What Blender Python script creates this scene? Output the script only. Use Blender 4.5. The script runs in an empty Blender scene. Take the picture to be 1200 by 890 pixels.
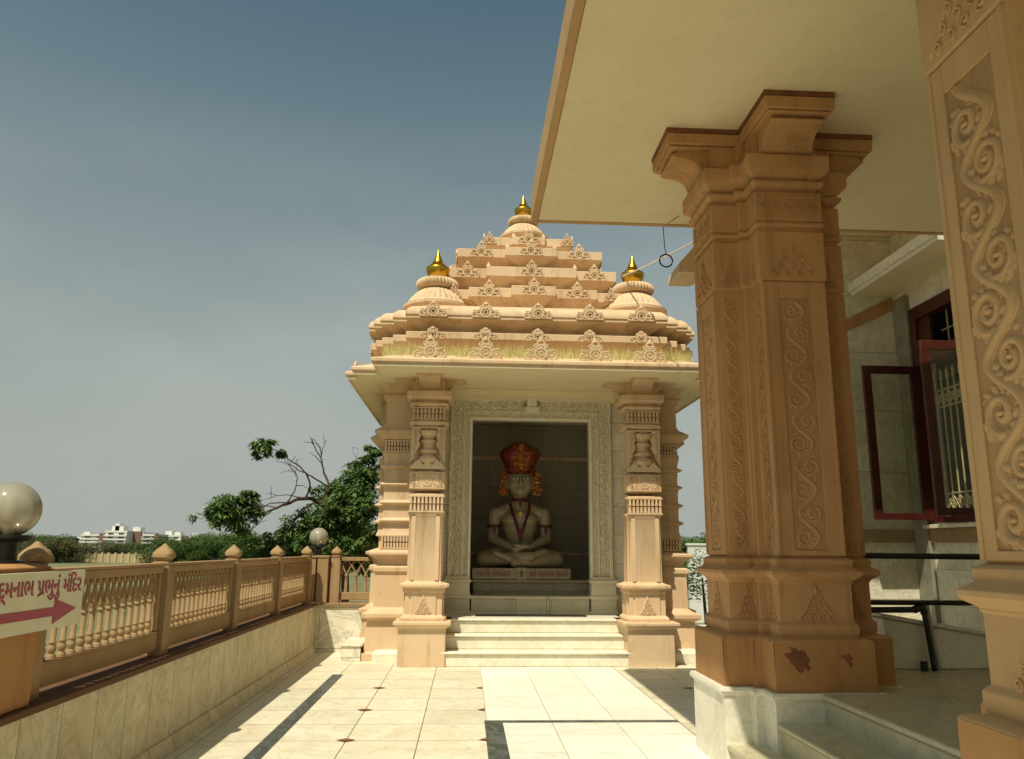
import bpy, bmesh, math, random
from mathutils import Vector, Matrix
R = math.radians
PI = math.pi
random.seed(7)
SC = bpy.context.scene
COL = SC.collection

# ------------------------------------------------------------------ camera
cam = bpy.data.cameras.new('camera')
cam.sensor_width = 36.0
cam.lens = 927.0 / 1200.0 * 36.0
cam.clip_start = 0.05
cam.clip_end = 6000.0
camo = bpy.data.objects.new('camera', cam)
COL.objects.link(camo)
_f = Vector((math.sin(R(3.1)) * math.cos(R(12.1)), math.cos(R(3.1)) * math.cos(R(12.1)), math.sin(R(12.1))))
_r = Vector((math.cos(R(3.1)), -math.sin(R(3.1)), 0))
_u = _r.cross(_f)
_c, _s = math.cos(R(.5)), math.sin(R(.5))
_r2 = _r * _c + _u * _s
_u2 = _u * _c - _r * _s
m3 = Matrix((_r2, _u2, -_f)).transposed()
camo.matrix_world = Matrix.Translation((0, 0, 1.6)) @ m3.to_4x4()
SC.camera = camo

# ------------------------------------------------------------------ light
SUN = Vector((.285, .53, -1.0)).normalized()        # direction the light travels
ELEV = math.asin(-SUN.z)
AZ = math.atan2(-SUN.x, -SUN.y)                     # compass direction of the sun from +Y, clockwise
world = bpy.data.worlds.new('World')
SC.world = world
world.use_nodes = True
nt = world.node_tree
nt.nodes.clear()
wo = nt.nodes.new('ShaderNodeOutputWorld')
bg = nt.nodes.new('ShaderNodeBackground')
sky = nt.nodes.new('ShaderNodeTexSky')
sky.sky_type = 'NISHITA'
sky.sun_disc = False
sky.sun_elevation = ELEV
sky.sun_rotation = AZ
sky.air_density = 1.0
sky.dust_density = 2.2
sky.ozone_density = 2.0
sky.altitude = 0
hs = nt.nodes.new('ShaderNodeHueSaturation')
hs.inputs['Saturation'].default_value = 0.80
tint = nt.nodes.new('ShaderNodeMix'); tint.data_type = 'RGBA'; tint.blend_type = 'MULTIPLY'
tint.inputs[0].default_value = 1.0
tint.inputs[7].default_value = (0.74, 0.99, 0.86, 1)
# faint high cloud
tc = nt.nodes.new('ShaderNodeTexCoord')
mp = nt.nodes.new('ShaderNodeMapping'); mp.inputs['Scale'].default_value = (1.2, 1.2, 3.2)
nz = nt.nodes.new('ShaderNodeTexNoise'); nz.inputs['Scale'].default_value = 1.7; nz.inputs['Detail'].default_value = 7
nz.inputs['Roughness'].default_value = .55
cr = nt.nodes.new('ShaderNodeValToRGB')
cr.color_ramp.elements[0].position = .40; cr.color_ramp.elements[0].color = (0, 0, 0, 1)
cr.color_ramp.elements[1].position = .72; cr.color_ramp.elements[1].color = (.50, .50, .50, 1)
cm = nt.nodes.new('ShaderNodeMix'); cm.data_type = 'RGBA'; cm.blend_type = 'MIX'
cm.inputs[7].default_value = (5.6, 5.9, 5.5, 1)
nt.links.new(sky.outputs[0], hs.inputs['Color'])
nt.links.new(hs.outputs[0], tint.inputs[6])
nt.links.new(tc.outputs['Generated'], mp.inputs[0])
nt.links.new(mp.outputs[0], nz.inputs['Vector'])
nt.links.new(nz.outputs[0], cr.inputs[0])
cmul = nt.nodes.new('ShaderNodeMath'); cmul.operation = 'MULTIPLY'
nt.links.new(cr.outputs[0], cmul.inputs[0])
sx = nt.nodes.new('ShaderNodeSeparateXYZ'); nt.links.new(tc.outputs['Generated'], sx.inputs[0])
hr_ = nt.nodes.new('ShaderNodeValToRGB')
hr_.color_ramp.elements[0].position = .0; hr_.color_ramp.elements[0].color = (1, 1, 1, 1)
hr_.color_ramp.elements[1].position = .68; hr_.color_ramp.elements[1].color = (0, 0, 0, 1)
hr_.color_ramp.interpolation = 'EASE'
hz = nt.nodes.new('ShaderNodeMix'); hz.data_type = 'RGBA'; hz.blend_type = 'MIX'
hz.inputs[7].default_value = (4.5, 4.85, 4.4, 1)
cmask = nt.nodes.new('ShaderNodeMapRange'); cmask.inputs['From Min'].default_value = .50; cmask.inputs['From Max'].default_value = .28
nt.links.new(sx.outputs[2], cmask.inputs['Value']); nt.links.new(cmask.outputs[0], cmul.inputs[1]); nt.links.new(cmul.outputs[0], cm.inputs[0])
nt.links.new(sx.outputs[2], hr_.inputs[0]); nt.links.new(hr_.outputs[0], hz.inputs[0])
nt.links.new(tint.outputs[2], hz.inputs[6]); nt.links.new(hz.outputs[2], cm.inputs[6])
nt.links.new(cm.outputs[2], bg.inputs[0])
bg.inputs[1].default_value = 0.085
nt.links.new(bg.outputs[0], wo.inputs[0])

sl = bpy.data.lights.new('sun', 'SUN')
sl.energy = 5.0
sl.angle = R(.53)
sl.color = (1.0, .92, .72)
so = bpy.data.objects.new('sun', sl)
COL.objects.link(so)
so.rotation_euler = SUN.to_track_quat('-Z', 'Y').to_euler()
so.location = (-6, -8, 20)

SC.view_settings.view_transform = 'Standard'
SC.view_settings.look = 'None'
SC.view_settings.exposure = 0.0
SC.view_settings.gamma = 1.0
SC.view_settings.use_curve_mapping = False
SC.render.engine = 'CYCLES'
SC.cycles.max_bounces = 8
SC.cycles.diffuse_bounces = 6
SC.cycles.transparent_max_bounces = 12

# ------------------------------------------------------------------ materials
def mat_base(name):
    m = bpy.data.materials.new(name)
    m.use_nodes = True
    n = m.node_tree
    return m, n, n.nodes['Principled BSDF']

def N(n, t, **kw):
    x = n.nodes.new('ShaderNode' + t)
    for k, v in kw.items():
        x.inputs[k].default_value = v
    return x

def mixc(n, fac, a, b, mode='MIX'):
    x = n.nodes.new('ShaderNodeMix'); x.data_type = 'RGBA'; x.blend_type = mode
    for i, v in ((0, fac), (6, a), (7, b)):
        if hasattr(v, 'links'):
            n.links.new(v, x.inputs[i])
        elif i == 0:
            x.inputs[0].default_value = v
        else:
            x.inputs[i].default_value = (*v, 1) if len(v) == 3 else v
    return x.outputs[2]

def ramp(n, src, p0, p1, c0=(0, 0, 0), c1=(1, 1, 1)):
    x = n.nodes.new('ShaderNodeValToRGB')
    x.color_ramp.elements[0].position = p0; x.color_ramp.elements[0].color = (*c0, 1)
    x.color_ramp.elements[1].position = p1; x.color_ramp.elements[1].color = (*c1, 1)
    n.links.new(src, x.inputs[0])
    return x.outputs[0]

def wpos(n, scale=(1, 1, 1)):
    g = n.nodes.new('ShaderNodeNewGeometry')
    mpn = n.nodes.new('ShaderNodeMapping')
    mpn.inputs['Scale'].default_value = scale
    n.links.new(g.outputs['Position'], mpn.inputs[0])
    return mpn.outputs[0]

def noise(n, vec, s, d=5, r=.6, dist=0.0):
    x = N(n, 'TexNoise', Scale=s, Detail=d, Roughness=r, Distortion=dist)
    n.links.new(vec, x.inputs['Vector'])
    return x.outputs[0]

def bump(n, b, h, st, dist=.01):
    x = N(n, 'Bump', Strength=st, Distance=dist)
    n.links.new(h, x.inputs['Height'])
    n.links.new(x.outputs[0], b.inputs['Normal'])
    return x

def stone(name, c1, c2, stain=(.16, .09, .045), amt=.45, rough=.8, carve=0.0):
    m, n, b = mat_base(name)
    v = wpos(n)
    big = noise(n, v, 1.3, 5, .6)
    col = mixc(n, ramp(n, big, .35, .65), c1, c2)
    fine = noise(n, v, 55, 4, .7)
    col = mixc(n, ramp(n, fine, .3, .7, (.0, .0, .0), (.35, .35, .35)), col, tuple(x * .72 for x in c1))
    vs = wpos(n, (3.2, 3.2, .45))
    st = noise(n, vs, 1.6, 8, .66, .3)
    sf = ramp(n, st, .52, .76, (0, 0, 0), (amt, amt, amt))
    col = mixc(n, sf, col, stain)
    sp = noise(n, v, 9, 6, .75)
    col = mixc(n, ramp(n, sp, .64, .74, (0, 0, 0), (.4 * amt,) * 3), col, stain)
    n.links.new(col, b.inputs['Base Color'])
    b.inputs['Roughness'].default_value = rough
    b.inputs['Specular IOR Level'].default_value = .25
    mid = noise(n, v, 14, 6, .65)
    x = N(n, 'Bump', Strength=.35, Distance=.006)
    n.links.new(mid, x.inputs['Height'])
    y = N(n, 'Bump', Strength=.35, Distance=.0015)
    n.links.new(noise(n, v, 160, 3, .6), y.inputs['Height'])
    n.links.new(x.outputs[0], y.inputs['Normal'])
    last = y
    if carve:
        vo = N(n, 'TexVoronoi', Scale=carve)
        vo.feature = 'SMOOTH_F1'
        vd = noise(n, v, carve * .5, 2, .5)
        ad = n.nodes.new('ShaderNodeVectorMath'); ad.operation = 'MULTIPLY_ADD'
        n.links.new(v, ad.inputs[0]); ad.inputs[1].default_value = (1, 1, 1)
        n.links.new(v, vo.inputs['Vector'])
        wv = N(n, 'TexWave', Scale=carve * .30, Distortion=9.0, Detail=1.5)
        wv.inputs['Detail Scale'].default_value = 1.2
        n.links.new(v, wv.inputs['Vector'])
        hh = mixc(n, .5, vo.outputs['Distance'], wv.outputs['Color'])
        z = N(n, 'Bump', Strength=.9, Distance=.02)
        n.links.new(hh, z.inputs['Height'])
        n.links.new(last.outputs[0], z.inputs['Normal'])
        last = z
    n.links.new(last.outputs[0], b.inputs['Normal'])
    return m

def marble(name, c=(.72, .69, .60), vein=(.33, .34, .30), warm=(.62, .50, .30), rough=.28, va=.5, wa=.35, tiles=None, tilev=None):
    m, n, b = mat_base(name)
    v = wpos(n)
    seedv = v
    if tiles:                                # offset the pattern in each slab so that slabs differ
        sx, sy, ox, oy, gap, axes = tiles
        sep = n.nodes.new('ShaderNodeSeparateXYZ'); n.links.new(v, sep.inputs[0])
        outs = []
        edges = []
        for ax, s, o in ((axes[0], sx, ox), (axes[1], sy, oy)):
            if s is None:
                continue
            a = n.nodes.new('ShaderNodeMath'); a.operation = 'SUBTRACT'; n.links.new(sep.outputs[ax], a.inputs[0]); a.inputs[1].default_value = o
            d = n.nodes.new('ShaderNodeMath'); d.operation = 'DIVIDE'; n.links.new(a.outputs[0], d.inputs[0]); d.inputs[1].default_value = s
            fl = n.nodes.new('ShaderNodeMath'); fl.operation = 'FLOOR'; n.links.new(d.outputs[0], fl.inputs[0])
            fr = n.nodes.new('ShaderNodeMath'); fr.operation = 'PINGPONG'; n.links.new(d.outputs[0], fr.inputs[0]); fr.inputs[1].default_value = .5
            lt = n.nodes.new('ShaderNodeMath'); lt.operation = 'LESS_THAN'; n.links.new(fr.outputs[0], lt.inputs[0]); lt.inputs[1].default_value = gap / s
            outs.append(fl.outputs[0]); edges.append(lt.outputs[0])
        cb = n.nodes.new('ShaderNodeCombineXYZ')
        for i, o_ in enumerate(outs):
            n.links.new(o_, cb.inputs[i])
        wn = n.nodes.new('ShaderNodeTexWhiteNoise'); n.links.new(cb.outputs[0], wn.inputs['Vector'])
        ma = n.nodes.new('ShaderNodeVectorMath'); ma.operation = 'MULTIPLY_ADD'
        n.links.new(wn.outputs['Color'], ma.inputs[0]); ma.inputs[1].default_value = (17, 17, 17); n.links.new(v, ma.inputs[2])
        seedv = ma.outputs[0]
    w = noise(n, seedv, 1.4, 6, .62, 1.2)
    col = mixc(n, ramp(n, w, .42, .70, (0, 0, 0), (wa,) * 3), c, warm)
    v2 = noise(n, seedv, 2.2, 9, .62, 1.9)
    vv = n.nodes.new('ShaderNodeMath'); vv.operation = 'SUBTRACT'; n.links.new(v2, vv.inputs[0]); vv.inputs[1].default_value = .5
    va_ = n.nodes.new('ShaderNodeMath'); va_.operation = 'ABSOLUTE'; n.links.new(vv.outputs[0], va_.inputs[0])
    col = mixc(n, ramp(n, va_.outputs[0], .0, .045, (va,) * 3, (0, 0, 0)), col, vein)
    gr = noise(n, v, 6, 7, .7)
    col = mixc(n, ramp(n, gr, .55, .8, (0, 0, 0), (.35,) * 3), col, tuple(x * .6 for x in warm))
    if tiles:
        bw = mixc(n, .12, col, wn.outputs['Value'], 'MULTIPLY')
        col = bw
        e = edges[0]
        if len(edges) > 1:
            mx = n.nodes.new('ShaderNodeMath'); mx.operation = 'MAXIMUM'
            n.links.new(edges[0], mx.inputs[0]); n.links.new(edges[1], mx.inputs[1]); e = mx.outputs[0]
        col = mixc(n, e, col, (.16, .13, .09))
    n.links.new(col, b.inputs['Base Color'])
    rr = ramp(n, gr, .3, .7, (rough * .7,) * 3, (min(1, rough * 1.8),) * 3)
    n.links.new(rr, b.inputs['Roughness'])
    bump(n, b, noise(n, v, 5, 3, .5), .12, .004)
    return m

def plain(name, c, rough=.6, metal=0, var=.12, sc=8, bmp=.1, spec=None):
    m, n, b = mat_base(name)
    v = wpos(n)
    f = noise(n, v, sc, 5, .65)
    col = mixc(n, ramp(n, f, .35, .7), c, tuple(x * (1 - var * 2) for x in c))
    n.links.new(col, b.inputs['Base Color'])
    b.inputs['Roughness'].default_value = rough
    b.inputs['Metallic'].default_value = metal
    if spec is not None:
        b.inputs['Specular IOR Level'].default_value = spec
    if bmp:
        bump(n, b, noise(n, v, sc * 4, 4, .6), bmp, .004)
    return m

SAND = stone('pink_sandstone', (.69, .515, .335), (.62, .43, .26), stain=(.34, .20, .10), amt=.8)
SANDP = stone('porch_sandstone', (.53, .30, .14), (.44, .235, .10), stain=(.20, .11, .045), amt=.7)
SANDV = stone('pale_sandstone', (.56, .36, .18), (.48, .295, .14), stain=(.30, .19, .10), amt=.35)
SANDR = stone('red_sandstone', (.46, .24, .095), (.38, .19, .07), stain=(.20, .06, .03), amt=.8)
SANDB = stone('balustrade_sandstone', (.37, .245, .125), (.31, .195, .095), stain=(.12, .07, .035), amt=.5)
COPE = stone('brown_coping', (.15, .075, .035), (.11, .055, .028), stain=(.05, .03, .02), amt=.5)
SANDR2 = plain('faint_red_stain', (.27, .10, .045), .85, var=.3)
STAIN = plain('red_stain', (.26, .10, .045), .85, var=.3)
CARVED = stone('carved_marble', (.80, .75, .57), (.74, .68, .50), stain=(.42, .34, .18), amt=.25, rough=.6, carve=26)
MARB = marble('white_marble', (.74, .70, .58), wa=.30, va=.28)
MARBW = marble('wall_marble', (.82, .80, .66), wa=.45, va=.35, rough=.35, tiles=(.9, .46, .2, .0, .003, (1, 2)))
MARBE = marble('mottled_wall_marble', (.74, .70, .54), vein=(.34, .31, .22), warm=(.50, .42, .26), wa=.6, va=.4, rough=.4, tiles=(1.1, .9, .1, .05, .004, (0, 2)))
MARBL = marble('parapet_marble', (.66, .60, .42), vein=(.36, .30, .16), warm=(.50, .38, .17), wa=.55, va=.45, rough=.5, tiles=(.46, 5, .05, -2, .004, (1, 2)))
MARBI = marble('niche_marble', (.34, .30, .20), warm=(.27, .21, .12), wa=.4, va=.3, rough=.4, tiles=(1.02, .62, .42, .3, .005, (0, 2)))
MARBN = marble('end_marble', (.82, .78, .62), wa=.4, va=.55, rough=.35, tiles=(.8, .62, .1, .05, .003, (0, 2)))
FLOOR = marble('floor_marble', (.74, .69, .54), vein=(.42, .38, .26), warm=(.62, .49, .28), wa=.5, va=.35, rough=.42, tiles=(.61, .645, -.99, .81, .0045, (0, 1)))
FLOORW = marble('polished_white_marble', (.88, .86, .76), vein=(.55, .54, .46), warm=(.70, .62, .44), wa=.25, va=.2, rough=.3, tiles=(.615, .62, .22, 8.05, .0025, (0, 1)))
STEPM = marble('step_marble', (.76, .73, .60), vein=(.45, .43, .32), wa=.4, va=.3, rough=.35)
BLACKM = marble('black_marble', (.055, .065, .06), vein=(.16, .18, .16), warm=(.07, .07, .055), wa=.4, va=.7, rough=.3)
REDM = marble('red_marble', (.20, .06, .035), vein=(.3, .12, .08), warm=(.16, .05, .03), wa=.4, va=.3, rough=.35)
SOFFIT = stone('cream_paint', (.82, .71, .48), (.78, .67, .44), stain=(.45, .36, .20), amt=.22, rough=.75)
GOLD = plain('gold_leaf', (.60, .36, .05), .34, 1.0, var=.14, sc=14, bmp=.15)
WOODR = plain('red_brown_wood', (.075, .011, .007), .38, var=.25, sc=6, bmp=.15)
BRASS = plain('painted_brass', (.50, .43, .24), .5, .2, var=.15)
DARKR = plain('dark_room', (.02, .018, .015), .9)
DARKM = plain('dark_metal', (.035, .033, .03), .45, .6, var=.2)
BLACKP = plain('black_plastic', (.012, .012, .012), .35, 0, var=.1)
STEEL = plain('brushed_steel', (.45, .43, .38), .3, .9)
ROPE = plain('white_cable', (.75, .74, .70), .6)
SIGNW = plain('sign_board_paint', (.66, .63, .47), .55, var=.06, sc=5, bmp=.04)
SIGNP = plain('maroon_paint', (.35, .055, .10), .6, var=.08, sc=20, bmp=0)
STATM = plain('statue_marble', (.26, .215, .13), .36, var=.07, sc=3, bmp=.03)
MAROON = plain('maroon_cloth', (.11, .012, .02), .6, var=.3, sc=60)
INK = plain('black_ink', (.01, .01, .01), .4, bmp=0)
REDINK = plain('red_lettering', (.22, .03, .02), .6, bmp=0)
SPIKE = plain('pale_spikes', (.62, .60, .50), .5, .3)
LEAF = None

def leafmat(name, c1, c2):
    m, n, b = mat_base(name)
    oi = n.nodes.new('ShaderNodeNewGeometry')
    col = mixc(n, oi.outputs['Random Per Island'], c1, c2)
    n.links.new(col, b.inputs['Base Color'])
    b.inputs['Roughness'].default_value = .55
    b.inputs['Specular IOR Level'].default_value = .3
    tr = n.nodes.new('ShaderNodeBsdfTranslucent')
    n.links.new(col, tr.inputs[0])
    ms = n.nodes.new('ShaderNodeMixShader'); ms.inputs[0].default_value = .25
    n.links.new(b.outputs[0], ms.inputs[1]); n.links.new(tr.outputs[0], ms.inputs[2])
    n.links.new(ms.outputs[0], n.nodes['Material Output'].inputs[0])
    return m
LEAF = leafmat('green_leaves', (.045, .095, .018), (.11, .17, .04))
LEAFD = leafmat('dark_green_leaves', (.035, .08, .018), (.13, .20, .05))
LEAFO = leafmat('olive_leaves', (.09, .10, .04), (.16, .15, .06))
DRY = leafmat('dry_grass_blades', (.72, .60, .30), (.50, .50, .18))
BARK = plain('brown_bark', (.09, .055, .038), .9, var=.3, sc=10, bmp=.6)

CARVEDP = stone('fluted_marble', (.76, .70, .53), (.70, .63, .46), stain=(.40, .32, .18), amt=.3, rough=.55)

PORCHM = marble('porch_floor_marble', (.52, .48, .33), vein=(.28, .27, .18), warm=(.40, .32, .16), wa=.5, va=.4, rough=.3)

GROOVE = stone('recess_dark_sandstone', (.46, .28, .135), (.39, .225, .10), stain=(.20, .12, .055), amt=.7)  # recess darkening put into the colour to deepen the carving's contrast

def crownmat(th=.30):
    m, n, b = mat_base('crown_brocade')
    v = wpos(n)
    vo = N(n, 'TexVoronoi', Scale=30); n.links.new(v, vo.inputs['Vector'])
    vo2 = N(n, 'TexVoronoi', Scale=75); n.links.new(v, vo2.inputs['Vector'])
    g = mixc(n, .5, vo.outputs['Distance'], vo2.outputs['Distance'])
    f = ramp(n, g, th, th + .1, (1, 1, 1), (0, 0, 0))
    col = mixc(n, f, (.13, .012, .006), (.85, .36, .06))
    n.links.new(col, b.inputs['Base Color'])
    mt = ramp(n, g, th, th + .1, (.6,) * 3, (0.1,) * 3)
    n.links.new(mt, b.inputs['Metallic'])
    b.inputs['Roughness'].default_value = .35
    bump(n, b, g, .8, .02)
    return m
CROWN = crownmat()
EARM = crownmat(.42)
ORNG = plain('orange_gold', (.60, .21, .035), .35, .7, var=.3, sc=60, bmp=.8)

def glassmat(name, tint_c=(.9, .9, .85), refl=.12, tr=1.0):
    m, n, b = mat_base(name)
    t = n.nodes.new('ShaderNodeBsdfTransparent'); t.inputs[0].default_value = (*tint_c, 1)
    g = n.nodes.new('ShaderNodeBsdfGlossy'); g.inputs['Roughness'].default_value = .04
    g.inputs[0].default_value = (1, 1, 1, 1)
    lw = n.nodes.new('ShaderNodeLayerWeight'); lw.inputs[0].default_value = .25
    mu = n.nodes.new('ShaderNodeMath'); mu.operation = 'MULTIPLY_ADD'; mu.use_clamp = True
    n.links.new(lw.outputs['Fresnel'], mu.inputs[0]); mu.inputs[1].default_value = .8; mu.inputs[2].default_value = refl * .3
    ms = n.nodes.new('ShaderNodeMixShader')
    n.links.new(mu.outputs[0], ms.inputs[0])
    n.links.new(t.outputs[0], ms.inputs[1]); n.links.new(g.outputs[0], ms.inputs[2])
    n.links.new(ms.outputs[0], n.nodes['Material Output'].inputs[0])
    return m
GLASS = glassmat('window_glass', (.97, .98, .93))

def globemat():
    m, n, b = mat_base('smoked_globe')
    t = n.nodes.new('ShaderNodeBsdfTransparent'); t.inputs[0].default_value = (.62, .58, .50, 1)
    g = n.nodes.new('ShaderNodeBsdfGlossy'); g.inputs['Roughness'].default_value = .12
    g.inputs[0].default_value = (.9, .85, .75, 1)
    d = n.nodes.new('ShaderNodeBsdfDiffuse'); d.inputs[0].default_value = (.66, .62, .50, 1)
    lw = n.nodes.new('ShaderNodeLayerWeight'); lw.inputs[0].default_value = .3
    m1 = n.nodes.new('ShaderNodeMixShader'); m1.inputs[0].default_value = .42
    n.links.new(t.outputs[0], m1.inputs[1]); n.links.new(d.outputs[0], m1.inputs[2])
    m2 = n.nodes.new('ShaderNodeMixShader'); n.links.new(lw.outputs['Fresnel'], m2.inputs[0])
    n.links.new(m1.outputs[0], m2.inputs[1]); n.links.new(g.outputs[0], m2.inputs[2])
    n.links.new(m2.outputs[0], n.nodes['Material Output'].inputs[0])
    return m
GLOBE = globemat()

# ------------------------------------------------------------------ builders
class MB:
    def __init__(s):
        s.v = []; s.f = []
    def add(s, vs, fs):
        o = len(s.v)
        s.v += [tuple(p) for p in vs]
        s.f += [tuple(i + o for i in f) for f in fs]
        return s
    def box(s, x0, x1, y0, y1, z0, z1):
        return s.add([(x0, y0, z0), (x1, y0, z0), (x1, y1, z0), (x0, y1, z0), (x0, y0, z1), (x1, y0, z1), (x1, y1, z1), (x0, y1, z1)],
                     [(0, 3, 2, 1), (4, 5, 6, 7), (0, 1, 5, 4), (1, 2, 6, 5), (2, 3, 7, 6), (3, 0, 4, 7)])
    def rings(s, rings, cap0=True, cap1=True, closed=True):
        n = len(rings[0]); vs = [p for r in rings for p in r]; fs = []
        for k in range(len(rings) - 1):
            for i in range(n if closed else n - 1):
                j = (i + 1) % n
                fs.append((k * n + i, k * n + j, (k + 1) * n + j, (k + 1) * n + i))
        if cap0: fs.append(tuple(range(n - 1, -1, -1)))
        if cap1: fs.append(tuple((len(rings) - 1) * n + i for i in range(n)))
        return s.add(vs, fs)
    def lathe(s, cx, cy, prof, n=32, ribs=0, rib=0.0, a0=0.0):
        rr = []
        for r, z in prof:
            ring = []
            for i in range(n):
                a = 2 * PI * i / n + a0
                k = r * (1 + (rib * (abs(math.cos(a * ribs / 2)) - .5) if ribs else 0))
                ring.append((cx + k * math.cos(a), cy + k * math.sin(a), z))
            rr.append(ring)
        return s.rings(rr)
    def sweep(s, pts, rad, n=6, flat=None, up=Vector((0, 0, 1))):
        """tube; flat=(normal, k) squashes the section along normal by k"""
        pts = [Vector(p) for p in pts]
        if not hasattr(rad, '__len__'): rad = [rad] * len(pts)
        rr = []
        for i, p in enumerate(pts):
            t = (pts[min(i + 1, len(pts) - 1)] - pts[max(i - 1, 0)])
            if t.length < 1e-9: t = Vector((0, 0, 1))
            t.normalize()
            if flat:
                b = flat[0]; a = t.cross(b).normalized(); kb = flat[1]
            else:
                ref = up if abs(t.dot(up)) < .95 else Vector((1, 0, 0))
                a = t.cross(ref).normalized(); b = a.cross(t).normalized(); kb = 1
            rr.append([p + (a * math.cos(2 * PI * j / n) + b * kb * math.sin(2 * PI * j / n)) * rad[i] for j in range(n)])
        return s.rings(rr)
    def extrude(s, outline, f, t):
        """outline of (u,v); f maps (u,v,w)->xyz; thickness w 0..t"""
        n = len(outline)
        vs = [f(u, v, 0) for u, v in outline] + [f(u, v, t) for u, v in outline]
        fs = [tuple(range(n - 1, -1, -1)), tuple(range(n, 2 * n))]
        for i in range(n):
            j = (i + 1) % n
            fs.append((i, j, n + j, n + i))
        return s.add(vs, fs)
    def mesh(s, name, mat, angle=35, fix=True):
        me = bpy.data.meshes.new(name)
        me.from_pydata(s.v, [], s.f)
        if fix:
            bm = bmesh.new(); bm.from_mesh(me)
            bmesh.ops.recalc_face_normals(bm, faces=bm.faces)
            bm.to_mesh(me); bm.free()
        if angle:
            me.shade_smooth()
            me.set_sharp_from_angle(angle=R(angle))
        me.materials.append(mat)
        return me
    def obj(s, name, mat, parent=None, bevel=0, angle=35, fix=True):
        return link(name, s.mesh(name, mat, angle, fix), parent, bevel)

def link(name, me, parent=None, bevel=0, loc=None, rz=0):
    o = bpy.data.objects.new(name, me)
    COL.objects.link(o)
    if parent is not None: o.parent = parent
    if bevel:
        b = o.modifiers.new('bevel', 'BEVEL'); b.width = bevel; b.segments = 2; b.limit_method = 'ANGLE'; b.angle_limit = R(40)
        b.harden_normals = False
    if loc is not None: o.location = loc
    if rz: o.rotation_euler = (0, 0, rz)
    return o

def thing(name, label, cat, loc=(0, 0, 0), group=None, rz=0):
    o = bpy.data.objects.new(name, None); COL.objects.link(o)
    o.empty_display_size = .2
    o.location = loc; o.rotation_euler = (0, 0, rz)
    o['label'] = label; o['category'] = cat
    if group: o['group'] = group
    return o

def tag(o, label=None, cat=None, group=None, kind=None):
    if label: o['label'] = label
    if cat: o['category'] = cat
    if group: o['group'] = group
    if kind: o['kind'] = kind
    return o

def plan(h, steps, o=0.0):
    """square of half size h with stepped projections; steps = [(a,p),...] outward. p may be 4-tuple (-y,+x,+y,-x)"""
    pts = []
    for side in range(4):
        loc = []
        cur = 0
        seq = []
        tot = 0
        for a, p in steps:
            pp = p[side] if hasattr(p, '__len__') else p
            seq.append((a, pp))
        # left half
        out = 0
        left = [(-(h + o), h + o)]
        for a, pp in seq:
            left.append((-(a + o), h + o + out)); out += pp; left.append((-(a + o), h + o + out))
        right = [(-x, y) for x, y in reversed(left)]
        loc = left + right[:-1]                       # last corner belongs to the next side
        c = [(0, -1), (1, 0), (0, 1), (-1, 0)][side]
        for u, d in loc:
            # side 0 faces -y, u along +x
            if side == 0: pts.append((u, -d))
            if side == 1: pts.append((d, u))
            if side == 2: pts.append((-u, d))
            if side == 3: pts.append((-d, -u))
    return pts

def mould(mb, cx, cy, h, steps, prof):
    rings = []
    for o, z in prof:
        rings.append([(cx + x, cy + y, z) for x, y in plan(h, steps, o)])
    return mb.rings(rings)

def rectmould(mb, x0, x1, y0, y1, prof):
    rr = [[(x0 - o, y0 - o, z), (x1 + o, y0 - o, z), (x1 + o, y1 + o, z), (x0 - o, y1 + o, z)] for o, z in prof]
    return mb.rings(rr)

# ------------------------------------------------------------------ carving motifs (local: u right, v up, w out)
def spiral(cx, cy, r0, r1, a0, turns, n=18):
    return [(cx + (r0 + (r1 - r0) * t) * math.cos(a0 + turns * 2 * PI * t), cy + (r0 + (r1 - r0) * t) * math.sin(a0 + turns * 2 * PI * t)) for t in [i / n for i in range(n + 1)]]

def F_front(u, v, w): return (u, -w, v)

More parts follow.
